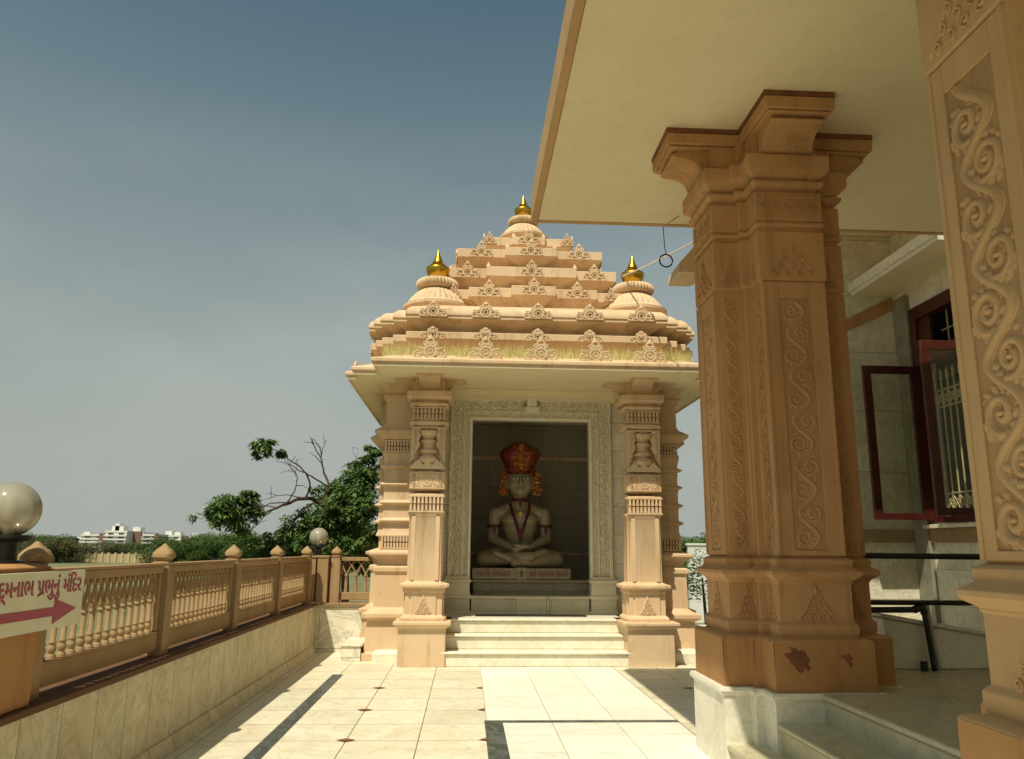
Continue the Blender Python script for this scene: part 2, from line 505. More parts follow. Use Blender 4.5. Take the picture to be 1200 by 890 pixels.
def vine(w, L, per=.5, r=None, seed=1):
    """sinuous stem with scrolls and leaves, width w, length L, in xz plane facing -y, origin bottom centre"""
    rnd = random.Random(seed)
    mb = MB(); r = r or w * .060
    nrm = Vector((0, -1, 0))
    A = w * .30
    n = int(L / per * 22)
    stem = [(A * math.sin(2 * PI * (L * i / n) / per), 0, L * i / n) for i in range(n + 1)]
    mb.sweep(stem, r * 1.25, 6, (nrm, 1.25))
    off = r * 1.9
    mb.sweep([(x + off * .9, 0, z) for x, y, z in stem], r * .55, 5, (nrm, 1.2))
    k = 0
    z = per * .25
    while z < L + .01:
        side = 1 if k % 2 == 0 else -1       # stem is at +side here; the curl sits at -side
        cx = -side * w * .16; cz = z
        if cz + w * .3 < L + .05:
            sp = spiral(cx, cz, w * rnd.uniform(.27, .32), w * .05, (PI if side > 0 else 0) + side * rnd.uniform(1.7, 2.1), -side * rnd.uniform(1.25, 1.75), 26)
            sp = [(max(-w * .47, min(w * .47, x)), zz) for x, zz in sp]
            rr = [r * (1.1 - .3 * i / 26) for i in range(27)]
            mb.sweep([(x, 0, zz) for x, zz in sp], rr, 6, (nrm, 1.3))
            # bud at the centre
            mb.sweep([(cx, 0, cz + w * .042 * t_) for t_ in (-1, -.8, -.4, 0, .4, .8, 1)], [r * q_ for q_ in (.15, .85, 1.35, 1.5, 1.35, .85, .15)], 8, (nrm, 1.1))
            # leaves fanning from the outer curve
            for j in range(6):
                a = (PI if side > 0 else 0) + side * (.2 + j * .52) + rnd.uniform(-.1, .1)
                l0 = w * .25; l1 = w * rnd.uniform(.36, .44)
                p0 = (cx + l0 * math.cos(a), cz + l0 * math.sin(a)); p1 = (cx + l1 * math.cos(a + side * .35), cz + l1 * math.sin(a + side * .35))
                p1 = (max(-w * .49, min(w * .49, p1[0])), p1[1])
                pm = ((p0[0] + p1[0]) / 2, (p0[1] + p1[1]) / 2)
                mb.sweep([(p0[0], 0, p0[1]), (pm[0], 0, pm[1]), (p1[0], 0, p1[1])], [r * .8, r * 1.35, r * .5], 6, (nrm, 1.0))
            for j in range(14):
                a = (j / 14) * 2 * PI + .3 + rnd.uniform(-.15, .15)
                l0 = w * rnd.uniform(.33, .42); x0 = cx + l0 * math.cos(a); z0 = cz + l0 * math.sin(a) * per / w * .62
                if abs(x0) > w * .46 or z0 > L - .01 or z0 < .01: continue
                a2 = a + side * 1.1; ll = w * rnd.uniform(.10, .17)
                x1 = max(-w * .49, min(w * .49, x0 + ll * math.cos(a2))); z1 = min(L, z0 + ll * math.sin(a2))
                mb.sweep([(x0, 0, z0), ((x0 + x1) / 2, 0, (z0 + z1) / 2), (x1, 0, z1)], [r * .5, r * 1.05, r * .35], 6, (nrm, .9))
                mb.sweep([(x0, 0, z0), (x0 + (x1 - x0) * .3 - (z1 - z0) * .6, 0, z0 + (z1 - z0) * .3 + (x1 - x0) * .6)], [r * .8, r * .4], 6, (nrm, .9))
            # small tendrils inside
            for j in range(3):
                a = rnd.uniform(0, 2 * PI)
                x0 = cx + w * .12 * math.cos(a); z0 = cz + w * .12 * math.sin(a)
                x1 = cx + w * .2 * math.cos(a + .9); z1 = cz + w * .2 * math.sin(a + .9)
                mb.sweep([(x0, 0, z0), (x1, 0, z1)], [r * .9, r * .5], 5, (nrm, 1))
        z += per / 2; k += 1
    return mb

def kudu(w=.42, h=.36, t=.05):
    """pierced gavaksha ornament, base centre origin, faces -y"""
    mb = MB(); nrm = Vector((0, -1, 0))
    def ring(cx, cz, r, tr, a0=-.4, a1=PI + .4, n=16, y=0):
        mb.sweep([(cx + r * math.cos(a0 + (a1 - a0) * i / n), y, cz + r * math.sin(a0 + (a1 - a0) * i / n)) for i in range(n + 1)], tr, 6, (nrm, t / 2 / tr * .8))
    s = w / .42
    ring(0, h * .30, w * .17, w * .050, -.9, PI + .9)
    ring(0, h * .30, w * .08, w * .028, 0, 2 * PI, 14)
    # scalloped outer arch
    for i in range(7):
        a = -.35 + (PI + .7) * i / 6
        cx, cz = w * .235 * math.cos(a), h * .32 + w * .235 * math.sin(a)
        ring(cx, cz, w * .038, w * .030, 0, 2 * PI, 9)
    # side scrolls
    for sgn in (-1, 1):
        sp = spiral(sgn * w * .37, h * .17, w * .12, w * .02, PI / 2 if sgn > 0 else PI / 2, -sgn * 1.25, 16)
        mb.sweep([(x, 0, z) for x, z in sp], w * .032, 6, (nrm, .9))
        mb.sweep([(sgn * w * .20, 0, h * .05), (sgn * w * .36, 0, h * .03), (sgn * w * .5, 0, h * .07)], [w * .03, w * .035, w * .02], 6, (nrm, 1))
        mb.sweep([(sgn * w * .28, 0, h * .40), (sgn * w * .38, 0, h * .47), (sgn * w * .46, 0, h * .42)], [w * .03, w * .026, w * .012], 6, (nrm, 1))
    mb.sweep([(-w * .48, 0, h * .03), (w * .48, 0, h * .03)], w * .028, 6, (nrm, 1))
    # crest
    ring(0, h * .72, w * .10, w * .036, 0, 2 * PI, 12)
    for sgn in (-1, 1):
        ring(sgn * w * .15, h * .62, w * .05, w * .028, 0, 2 * PI, 9)
    mb.sweep([(0, 0, h * .80), (0, 0, h * .90), (0, 0, h * 1.0)], [w * .065, w * .055, w * .014], 7, (nrm, 1))
    # backing fillets
    pl = [(-w * .15, .02 * h), (w * .15, .02 * h), (w * .10, h * .16), (-w * .10, h * .16)]
    mb.extrude(pl, lambda u, v, q: (u, -q + t * .2, v), t * .4)
    return mb

def foliage_triangle(w, h, r=.008):
    """pyramidal clump of scrolls used on bases and bands"""
    mb = MB(); nrm = Vector((0, -1, 0))
    rows = 4
    for k in range(rows):
        n = rows - k
        zz = h * (k + .35) / (rows + .4)
        wd = w * (1 - k / (rows + .3))
        for i in range(n):
            x = (i - (n - 1) / 2) * wd / max(n, 1)
            sg = 1 if x <= 0 else -1
            sp = spiral(x, zz, h * .11, h * .015, -PI / 2, sg * 1.3, 12)
            mb.sweep([(a, 0, b) for a, b in sp], r, 5, (nrm, 1.2))
    mb.sweep([(0, 0, h * .72), (0, 0, h * .88), (0, 0, h)], [r * 1.2, r * 1.8, r * .4], 6, (nrm, 1.2))
    for sg in (-1, 1):
        mb.sweep([(sg * w * .5, 0, .01), (sg * w * .3, 0, h * .26), (sg * w * .13, 0, h * .62), (0, 0, h * .95)], [r, r * 1.1, r * .9, r * .5], 5, (nrm, 1.2))
    return mb

def text_mesh(name, body, size, mat, ext=.002):
    c = bpy.data.curves.new(name, 'FONT'); c.body = body; c.size = size; c.extrude = ext
    c.offset = size * .012
    o = bpy.data.objects.new(name, c); COL.objects.link(o)
    bpy.context.view_layer.update()
    me = bpy.data.meshes.new_from_object(o.evaluated_get(bpy.context.evaluated_depsgraph_get()))
    bpy.data.objects.remove(o); bpy.data.curves.remove(c)
    me.materials.clear(); me.materials.append(mat)
    me.name = name
    xs = [v.co.x for v in me.vertices]
    return me, min(xs), max(xs)

# ================================================================== SETTING
def sheet(name, x0, x1, y0, y1, z, mat):
    mb = MB(); mb.add([(x0, y0, z), (x1, y0, z), (x1, y1, z), (x0, y1, z)], [(0, 1, 2, 3)])
    return mb.obj(name, mat, angle=0)

def groundmat():
    m, n, b = mat_base('dry_field')
    v = wpos(n)
    a = noise(n, v, .035, 7, .65)
    col = mixc(n, ramp(n, a, .4, .6), (.17, .155, .075), (.10, .115, .045))
    c2 = noise(n, v, .6, 6, .7)
    col = mixc(n, ramp(n, c2, .5, .7), col, (.24, .20, .11))
    n.links.new(col, b.inputs['Base Color']); b.inputs['Roughness'].default_value = .95
    bump(n, b, c2, .5, .2)
    return m
GZ = -3.6
g = MB(); S = 4000
g.add([(-S, -S, GZ), (S, -S, GZ), (S, S, GZ), (-S, S, GZ)], [(0, 1, 2, 3)])
tag(g.obj('ground', groundmat(), angle=0), kind='structure')

t = MB(); t.box(-2.62, 7.0, -8, 18.0, GZ, 0.0)
tag(t.obj('terrace_floor', FLOOR, angle=0), kind='structure')
def struct_sheet(*a): return tag(sheet(*a), kind='structure')
struct_sheet('floor_strip', -1.69, -1.555, -6, 10.86, .004, BLACKM)
struct_sheet('floor_strip', .20, .372, -6, 7.93, .004, BLACKM)
struct_sheet('floor_strip', .20, 2.06, 7.93, 8.04, .004, BLACKM)
struct_sheet('floor_panel', .215, 2.05, 8.04, 11.50, .004, FLOORW)
struct_sheet('floor_panel', .372, 2.04, -6, 7.93, .004, FLOORW)
dm = MB()
for k in range(-3, 6):
    y = 7.26 + (k) * 1.29
    if y > 10.6 or y < 1: continue
    for x in (-.99, .215):
        if x > 0: pts = [(x, y - .055), (x, y + .055), (x - .085, y)]
        else: pts = [(x - .085, y), (x, y - .055), (x + .085, y), (x, y + .055)]
        dm.add([(a, b, .0085) for a, b in pts], [tuple(range(len(pts)))])
    for x in (2.66,):
        pts = [(x - .085, y), (x, y - .055), (x + .085, y), (x, y + .055)]
        dm.add([(a, b, .0085) for a, b in pts], [tuple(range(4))])
tag(dm.obj('floor_inlay', REDM, angle=0), kind='structure')

# ================================================================== SHRINE
CX, CY = 1.0, 14.2
shrine = thing('shrine', 'small sandstone shrine with stepped pyramid roof and gold finials at the end of the terrace', 'shrine', (CX, CY, 0))
class Sub: pass
def sp(name, mb, mat, parent=shrine, bevel=0, angle=35):
    """a part built in world coordinates under the shrine"""
    o = mb.obj(name, mat, None, bevel, angle)
    if name in ('front_wall', 'door_frame', 'frame_scrollwork', 'keystone_bracket', 'jamb_base', 'fluting', 'threshold'):
        o.data.transform(Matrix(((1.027, 0, 0, 0), (0, 1, 0, .35), (0, 0, 1.027, -.0432), (0, 0, 0, 1))))
    o.data.transform(Matrix.Translation((-CX, -CY, 0)))
    o.parent = shrine if parent is None else parent
    if parent is not None and parent is not shrine:
        o.data.transform(Matrix.Translation(-parent.location))
    return o

# steps
for k, (y, z) in enumerate(((11.52, .2), (11.82, .4), (12.06, .6))):
    m = MB()
    x0, x1 = (-.34, 2.37)
    m.box(x0 + (.012 if k else 0), x1 - (.012 if k else 0), y + .02, 13.15, z - .2 + (.0 if k == 0 else .001), z - .035)
    m.box(x0 + (.012 if k else 0), x1 - (.012 if k else 0), y - .012, 13.15 - .001 * k, z - .033, z)
    sp('step', m, STEPM, bevel=.012)
# floor of the sanctum
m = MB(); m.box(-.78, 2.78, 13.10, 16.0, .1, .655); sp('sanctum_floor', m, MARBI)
# plinth mouldings of the body, left and right blocks, back block
WZ = [(.24, .0), (.24, .10), (.20, .12), (.17, .56), (.25, .60), (.25, .66), (.15, .70), (.10, .74), (.09, 1.22), (.12, 1.26), (.12, 1.32),
      (.06, 1.36), (.08, 1.44), (.18, 1.50), (.18, 1.54), (.05, 1.585), (.0, 1.60), (.0, 1.775), (.05, 1.79)]
for zz in (2.0, 2.27, 2.55, 2.82):
    WZ += [(.02, zz - .13), (.02, zz - .03), (.08, zz), (.08, zz + .02), (.02, zz + .05)]
WZ += [(.05, 3.03), (.05, 3.05), (.0, 3.06), (.0, 3.235), (.05, 3.245), (.08, 3.26), (.18, 3.34), (.18, 3.38), (.06, 3.46), (.03, 3.52), (.03, 3.86), (.07, 3.90), (.07, 3.95), (.03, 3.98), (.16, 4.12), (.16, 4.20)]
def body_block(x0, x1, y0, y1):
    mb = MB(); rectmould(mb, x0, x1, y0, y1, WZ); return mb
for x0, x1 in ((-1.27, -.80), (2.80, 3.27)):
    sp('wall', body_block(x0, x1, 12.36, 16.1), SAND, bevel=.006)
    # side projection of the wall in the middle of the flank
    q = MB(); rectmould(q, x0 - (.16 if x0 < 0 else 0), x1 + (0 if x0 < 0 else .16), 13.2, 15.2, [(o, z + (.003 if z > .01 else 0)) for o, z in WZ])
    sp('wall', q, SAND, bevel=.006)
sp('wall', body_block(-.78, 2.78, 15.75, 16.1), SAND)
# pierced bands on the front wings
for x0, x1 in ((-1.30, -.80), (2.80, 3.30)):
    for z0, z1 in ((1.61, 1.77), (3.07, 3.22)):
        q = MB()
        yy = 12.36 - .055
        for i in range(11):
            x = x0 + .02 + (x1 - x0 - .04) * i / 10
            for (za, zb) in ((z0, z0 + (z1 - z0) * .44), (z0 + (z1 - z0) * .54, z1)):
                q.box(x - .015, x + .015, yy - .012, yy + .06, za, zb)
        q.box(x0 - .01, x1 + .01, yy - .016, yy + .03, z0 - .02, z0 - .001)
        q.box(x0 - .01, x1 + .01, yy - .016, yy + .03, z1 + .001, z1 + .02)
        sp('pierced_band', q, SAND)

# niche lining
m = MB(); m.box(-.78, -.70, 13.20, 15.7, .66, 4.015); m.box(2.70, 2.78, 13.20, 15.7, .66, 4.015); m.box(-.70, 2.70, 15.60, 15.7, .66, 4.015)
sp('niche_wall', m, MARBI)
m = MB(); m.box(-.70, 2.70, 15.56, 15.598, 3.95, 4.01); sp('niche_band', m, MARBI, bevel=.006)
m = MB(); m.box(-.80, 2.80, 12.5, 16.0, 4.02, 4.12); sp('ceiling', m, SOFFIT)
# marble front wall with the doorway
m = MB()
m.box(-.80, -.10, 12.72, 12.84, .62, 4.06); m.box(2.06, 2.80, 12.72, 12.84, .62, 4.06); m.box(-.10, 2.06, 12.72, 12.84, 3.72, 4.06)
sp('front_wall', m, MARBW)
# doorway frame: stepped carved fascias
def frame(x0, x1, z0, z1, w, y0, y1):
    mb = MB()
    mb.box(x0, x0 + w, y0, y1, z0, z1); mb.box(x1 - w, x1, y0, y1, z0, z1); mb.box(x0 + w, x1 - w, y0, y1, z1 - w, z1)
    return mb
sp('door_frame', frame(-.30, 2.30, .86, 4.00, .055, 12.62, 12.72), CARVED, bevel=.008)
sp('door_frame', frame(-.245, 2.245, .86, 3.945, .150, 12.655, 12.72), CARVED, bevel=.004)
sp('door_frame', frame(-.095, 2.095, .86, 3.795, .028, 12.63, 12.76), CARVED, bevel=.006)
sp('door_frame', frame(-.067, 2.067, .86, 3.767, .075, 12.67, 12.80), CARVED, bevel=.004)
sp('door_frame', frame(.008, 1.992, .86, 3.692, .05, 12.64, 12.82), STEPM, bevel=.01)
# rosettes running along the outer fascia, real relief
q = MB()
nrm = Vector((0, -1, 0))
def scrollbit(mb, x, y, z, r, a0, s, tr):
    mb.sweep([(a, y, b) for a, b in spiral(x, z, r, r * .15, a0, s * 1.2, 8)], tr, 4, (nrm, 1.1))
k = 0
for x in (-.17, 2.17):
    z = 1.0; q = MB()
    while z < 3.85:
        scrollbit(q, x + (.018 if k % 2 else -.018), 12.648, z, .052, 0 if k % 2 else PI, 1 if k % 2 else -1, .0135); z += .066; k += 1
    sp('frame_scrollwork', q, CARVED, angle=60)
q = MB()
x = -.10
while x < 2.12:
    scrollbit(q, x, 12.650, 3.87 + (.018 if k % 2 else -.018), .05, PI / 2, 1 if k % 2 else -1, .0135); x += .066; k += 1
sp('frame_scrollwork', q, CARVED, angle=60)
for x in (-.029, 2.029):
    z = 1.0; q = MB()
    while z < 3.70:
        scrollbit(q, x, 12.666, z, .026, 0, 1 if k % 2 else -1, .008); z += .05; k += 1
    sp('frame_scrollwork', q, CARVED, angle=60)
# lintel keystone
m = MB(); m.box(.88, 1.12, 12.48, 12.66, 3.74, 3.84); m.box(.92, 1.08, 12.46, 12.66, 3.845, 3.99); m.lathe(1.0, 12.56, [(.07, 4.0), (.15, 4.03), (.16, 4.07), (.10, 4.09), (.13, 4.12), (.12, 4.145)], 20)
sp('keystone_bracket', m, MARB, bevel=.006)
# jamb bases and fluted threshold
m = MB()
for x0, x1 in ((-.34, .06), (1.94, 2.34)):
    m = MB()
    rectmould(m, x0, x1, 12.58, 12.80, [(0.02, .605), (.02, .66), (0, .68), (0, .84), (.025, .86), (.025, .89), (.0, .92), (-.01, 1.08), (.02, 1.10), (.02, 1.13), (-.02, 1.16), (-.02, 1.18)])
    sp('jamb_base', m, CARVEDP, bevel=.004)
for x0, x1 in ((-.34, .06), (1.94, 2.34)):
    q = MB()
    for i in range(12):
        x = x0 + .02 + (x1 - x0 - .04) * i / 11
        q.box(x - .009, x + .009, 12.568, 12.60, .69, .83)
    sp('fluting', q, CARVEDP)
    q = MB()
    for i in range(12):
        x = x0 + .02 + (x1 - x0 - .04) * i / 11
        q.box(x - .008, x + .008, 12.580, 12.60, .93, 1.07)
    sp('fluting', q, CARVEDP)
m = MB()
pts = []
for i in range(25):
    x = .085 + (1.915 - .085) * i / 24
    u = (x - 1.0)
    yy = 12.60 - (.10 * (1 if abs(u) < .28 else 0)) + .035 * math.sin(abs(u) * 9)
    pts.append((x, yy))
for (z0, z1, o) in ((.605, .66, .02), (.66, .85, 0), (.852, .89, .03)):
    m.extrude([(x, y - o) for x, y in pts] + [(1.915, 12.85), (.085, 12.85)], lambda u, v, w, z0=z0: (u, v, z0 + w), z1 - z0 - .001)
sp('threshold', m, CARVEDP)
q = MB()
for i in range(46):
    x = .10 + (1.90 - .10) * i / 45
    u = x - 1.0
    yy = 12.60 - (.10 * (1 if abs(u) < .28 else 0)) + .035 * math.sin(abs(u) * 9)
    q.box(x - .011, x + .011, yy - .014, yy + .02, .68, .835)
sp('fluting', q, CARVEDP)
m = MB(); m.box(.15, 1.85, 12.45, 12.78, .603, .612); sp('landing_dark_sheet', m, DARKM)  # thin dark sheet lying on the landing before the threshold

# columns
COLP = [(.07, .60), (.07, .64), (.03, .68), (.03, .98), (.045, 1.0), (.045, 1.04), (.10, 1.06), (.10, 1.10), (.04, 1.12), (.0, 1.14), (-.005, 2.06),
        (.02, 2.10), (.02, 2.125), (-.03, 2.13), (-.03, 2.345), (.02, 2.35), (.02, 2.375), (-.04, 2.39), (-.11, 2.41), (-.03, 2.44), (.02, 2.455), (.02, 2.70), (-.03, 2.71), (-.03, 2.73), (-.095, 2.745), (-.095, 3.365),
        (.0, 3.385), (.035, 3.41), (.035, 3.45), (.0, 3.47), (-.05, 3.48), (-.05, 3.67), (.01, 3.68), (.04, 3.71), (.04, 3.73), (-.005, 3.75), (-.005, 3.77),
        (.06, 3.80), (.09, 3.82), (.09, 3.90), (.0, 3.94), (-.02, 4.17)]
def shrine_column(cx, cy):
    h = .235
    c = MB(); mould(c, cx, cy, h, [(.15, .02)], COLP)
    s = sp('column', c, SAND, bevel=.005)
    ped = MB(); rectmould(ped, cx - .33, cx + .33, cy - .46, cy + .33, [(0, 0), (0, .50), (.03, .53), (.07, .56), (.07, .60)])
    sub(s, 'pedestal', ped, SAND, .006)
    # pierced bands
    yf = cy - h - .02
    for z0, z1, o in ((2.135, 2.335, .018), (3.495, 3.65, -.005)):
        q = MB()
        q.box(cx - .26, cx + .26, yf - o - .014, yf + .05, z0 - .02, z0); q.box(cx - .26, cx + .26, yf - o - .014, yf + .05, z1, z1 + .02)
        for i in range(9):
            x = cx - .225 + .45 * i / 8
            for za, zb in ((z0 + .002, z0 + (z1 - z0) * .45), (z0 + (z1 - z0) * .53, z1 - .002)):
                q.add([(x - .019, yf - o - .012, za), (x + .019, yf - o - .012, za), (x + .012, yf - o - .012, zb), (x - .012, yf - o - .012, zb),
                       (x - .019, yf + .05, za), (x + .019, yf + .05, za), (x + .012, yf + .05, zb), (x - .012, yf + .05, zb)],
                      [(0, 1, 2, 3), (7, 6, 5, 4), (0, 4, 5, 1), (1, 5, 6, 2), (2, 6, 7, 3), (3, 7, 4, 0)])
        sub(s, 'pierced_band', q, SAND)
    # carved square
    q = MB(); yc = yf - .02
    nr = Vector((0, -1, 0))
    for r_, tr in ((.075, .011), (.045, .009), (.018, .012)):
        q.sweep([(cx + r_ * math.cos(a), yc, 2.575 + r_ * math.sin(a)) for a in [PI * i / 8 for i in range(17)]], tr, 5, (nr, 1.1))
    for i in range(18):
        x = cx - .2 + .4 * (i % 6) / 5; z = 2.52 + (i // 6) * .075
        if abs(x - cx) < .09 and z < 2.62: continue
        scrollbit(q, x, yc, z, .035, i, 1 if x < cx else -1, .008)
    for i in range(9):
        scrollbit(q, cx - .2 + .05 * i, yc, 2.475 + .015 * (i % 2), .022, i, 1, .007)
    q.box(cx - .255, cx + .255, yc - .008, yc + .02, 2.456, 2.466); q.box(cx - .255, cx + .255, yc - .008, yc + .02, 2.68, 2.692)
    sub(s, 'carved_panel', q, SAND)
    # vase capital relief
    q = MB(); yv = cy - .165
    q.lathe(cx, yv + .03, [(.09, 2.80), (.17, 2.86), (.175, 2.90), (.12, 2.95), (.10, 2.97), (.15, 3.0), (.15, 3.02), (.10, 3.05), (.10, 3.13), (.13, 3.15), (.13, 3.17), (.09, 3.20), (.12, 3.24), (.17, 3.27), (.17, 3.31)], 24)
    for sgn in (-1, 1):
        out = [(.25, 2.83), (.25, 3.36), (.11, 3.36), (.15, 3.30), (.115, 3.24), (.14, 3.16), (.12, 3.10), (.15, 3.04), (.19, 2.97), (.215, 2.90)]
        q.extrude([(cx + sgn * u, v) for u, v in out], lambda u, v, w: (u, yf - .02 + w, v), .13)
        for j in range(8):
            scrollbit(q, cx + sgn * (.195 if j % 2 else .215 - .03 * (j > 3)), yf - .022, 2.92 + j * .055, .03, j, sgn, .008)
    out = [(-.25, 2.74), (.25, 2.74), (.25, 2.78), (.14, 2.885), (.06, 2.80), (0, 2.90), (-.06, 2.80), (-.14, 2.885), (-.25, 2.78)]
    q.extrude([(cx + u, v) for u, v in out], lambda u, v, w: (u, yf - .018 + w, v), .12)
    for i in range(9):
        scrollbit(q, cx - .2 + .05 * i, yf - .02, 3.335 - .012 * abs(i - 4), .025, i, 1 if i < 4 else -1, .007)
    q.box(cx - .25, cx + .25, yf - .015, yf + .03, 3.345, 3.372)
    sub(s, 'vase_relief', q, SAND)
    # triangle on the base
    tri = foliage_triangle(.22, .26, .008)
    me = tri.mesh('base_relief', SAND)
    o = link('base_relief', me); o.parent = s; o.location = (cx - CX, cy - h - .055 - CY, .70)
    # side pilaster strips on the shaft
    q = MB()
    for sg in (-1, 1):
        q = MB()
        q.box(cx + sg * .175 - .03, cx + sg * .175 + .03, yf - .004, yf + .04, 1.15, 2.06)
        sub(s, 'pilaster_strip', q, SAND, .004)
    # four brackets
    for k in range(4):
        b = bracket_mb(.16, .10, .50, 3.93, 4.175)
        ab = MB(); ab.box(-.20, .20, -.54, -.10, 4.10, 4.178)
        for mb_, nm in ((b, 'bracket'), (ab, 'abacus')):
            o = mb_.obj(nm, SAND, s, .006)
            o.data.transform(Matrix.Rotation(k * PI / 2, 4, 'Z'))
            o.location = (cx - CX, cy - CY, .0005 * k)
    return s

def sub(parent, name, mb, mat, bevel=0, angle=35):
    o = mb.obj(name, mat, None, bevel, angle)
    o.data.transform(Matrix.Translation((-CX, -CY, 0)))
    o.parent = parent
    return o

def bracket_mb(hw, r0, r1, z0, z1):
    """scroll bracket projecting to -y from r0 to r1 between z0 and z1, half width hw"""
    H = z1 - z0; W = r1 - r0
    out = [(r0, z0), (r0 + W * .36, z0), (r0 + W * .40, z0 + H * .06)]
    for i in range(9):                                   # concave sweep then rolled lip
        a = i / 8
        out.append((r0 + W * (.42 + .46 * (1 - math.cos(a * PI / 2))), z0 + H * (.10 + .50 * math.sin(a * PI / 2))))
    for i in range(6):
        a = -PI / 2 + PI * i / 5
        out.append((r0 + W * (.90 + .08 * math.cos(a)), z0 + H * (.70 + .09 * math.sin(a))))
    out += [(r0 + W * .88, z0 + H * .86), (r0 + W * .88, z1), (r0, z1)]
    mb = MB(); mb.extrude(out, lambda u, v, w: (w - hw, -u, v), 2 * hw)
    return mb

for cx in (-.60, 2.62):
    shrine_column(cx, 11.97)

# low ledges at the shrine's left foot
m = MB(); m.box(-1.78, -1.50, 12.1, 13.1, 0, .20); m.box(-1.80, -1.48, 12.08, 13.1, .203, .23)
sp('marble_ledge', m, MARBN, bevel=.005)
m = MB(); rectmould(m, -1.30, -.95, 11.98, 12.3, [(.02, 0), (.02, .12), (-.03, .16)]); sp('marble_ledge', m, STEPM, bevel=.005)
m = MB(); rectmould(m, 2.98, 3.42, 11.90, 12.3, [(.02, 0), (.02, .14), (-.03, .18)]); sp('marble_ledge', m, STEPM, bevel=.005)

# roof
EV = [(2.36, (.60, .14, .14, .14))]
m = MB(); mould(m, CX, CY, 2.72, EV, [(-.30, 4.19), (-.02, 4.175), (-.02, 4.10), (.0, 4.10), (.0, 4.125)]); sp('eave_soffit', m, SOFFIT)
m = MB(); mould(m, CX, CY, 2.72, EV, [(.0, 4.126), (.0, 4.15), (.03, 4.16), (.03, 4.205), (.0, 4.225), (-.03, 4.23), (-.30, 4.34)]); sp('eave', m, SAND, bevel=.005)
# lower second eave lip seen on the side
for sx in (-1, 1):
    m = MB(); rectmould(m, CX + sx * 2.42 - .22, CX + sx * 2.42 + .22, 15.2, 16.5, [(0, 3.90), (.05, 3.93), (.05, 3.99), (0, 4.02), (0, 4.09)])
    sp('eave_bracket', m, SAND, bevel=.005)
TA = [(2.18, (.18, .12, .12, .12)), (1.97, (.22, .10, .10, .10))]
def tier(h, steps, z0, z1, zn, inn=.26, rnd=False, ztop=None, dome=.0):
    m = MB()
    pr_ = [(-inn - .06, zn - .02), (-inn, zn), (-inn, zn + (z0 - zn) * .35), (-inn + .04, zn + (z0 - zn) * .5), (-.02, z0)]
    if rnd:
        H = z1 - z0
        pr_ += [(.0, z0), (.0, z0 + H * .22), (.015, z0 + H * .25), (.015, z0 + H * .45), (-.02, z0 + H * .72), (-.07, z0 + H * .92), (-.13, z1)]
    else:
        pr_ += [(.0, z0), (.0, z1), (-.02, z1 + .008)]
    pr_ += [(-.34 if not rnd else -.4, (z1 if ztop is None else ztop) + .03)]
    mould(m, CX, CY, h, steps, pr_)
    return sp('roof_tier', m, SAND, bevel=.006)
tier(2.36, TA, 4.66, 4.76, 4.36, .20)
tier(2.39, TA, 4.96, 5.18, 4.78, .22, True, 5.26)
U1 = [(1.62, .12), (1.05, .14), (.36, .14)]
tier(1.66, U1, 5.60, 5.76, 5.20, .30)
U2 = [(.76, .13)]
tier(1.46, U2, 6.08, 6.25, 5.80, .26, ztop=6.28)
m = MB(); mould(m, CX, CY, .55 + .55, [(.5, .1)], [(0, 6.28), (0, 6.33), (-.1, 6.35)]); sp('roof_slab', m, SAND, bevel=.004)
U3 = [(.44, .13)]
tier(1.26, U3, 6.53, 6.68, 6.28, .26)
U4 = [(.30, .06)]
tier(.78, U4, 6.95, 7.10, 6.71, .22, ztop=7.14)
# T1 second slab and small step
m = MB(); mould(m, CX, CY, 1.35, [(.6, .1)], [(0, 5.79), (0, 5.84), (-.1, 5.86)]); sp('roof_slab', m, SAND, bevel=.004)

# cupolas
def cupola(cx, cy, z, s, kal):
    m = MB()
    m.lathe(cx, cy, [(.40 * s, z - .25 * s), (.55 * s, z - .02), (.58 * s, z), (.58 * s, z + .05 * s), (.50 * s, z + .10 * s)], 40)
    c = sp('cupola', m, SAND)
    c.location = (0, 0, 0)
    m = MB(); m.lathe(cx, cy, [(.50 * s, z + .09 * s), (.46 * s, z + .17 * s), (.38 * s, z + .26 * s), (.30 * s, z + .33 * s), (.24 * s, z + .36 * s)], 120, 30, .07)
    sub(c, 'ribbed_dome', m, SAND)
    m = MB()
    pr_ = [(.22 * s, z + .34 * s)] + [(.27 * s + .085 * s * math.cos(a), z + .46 * s + .085 * s * math.sin(a)) for a in [-PI / 2 + PI * i / 8 for i in range(9)]] + [(.16 * s, z + .56 * s)]
    m.lathe(cx, cy, pr_, 144, 36, .10)
    sub(c, 'amalaka', m, SAND)
    zk = z + .555 * s
    prof = [(.075, 0), (.09, .01), (.14, .05), (.185, .10), (.208, .16), (.215, .21), (.205, .225), (.115, .238), (.105, .25), (.135, .268), (.14, .285), (.10, .30), (.085, .315), (.098, .33), (.085, .36), (.055, .42), (.03, .49), (.018, .53), (.004, .57)]
    m = MB(); m.lathe(cx, cy, [(r * kal, zk + h * kal * 1.02) for r, h in prof], 32)
    sub(c, 'kalash_finial', m, GOLD, angle=50)
    return c
for dx in (-1.575, 1.715):
    for dy in (-1.58, 1.58):
        cupola(CX + dx, CY + dy, 5.44, .96, .93)
cupola(CX - .04, CY, 7.36, .80, .84)
m = MB(); m.lathe(CX, CY, [(.6, 7.12), (.58, 7.2), (.40, 7.3)], 32); sp('cupola_neck', m, SAND)

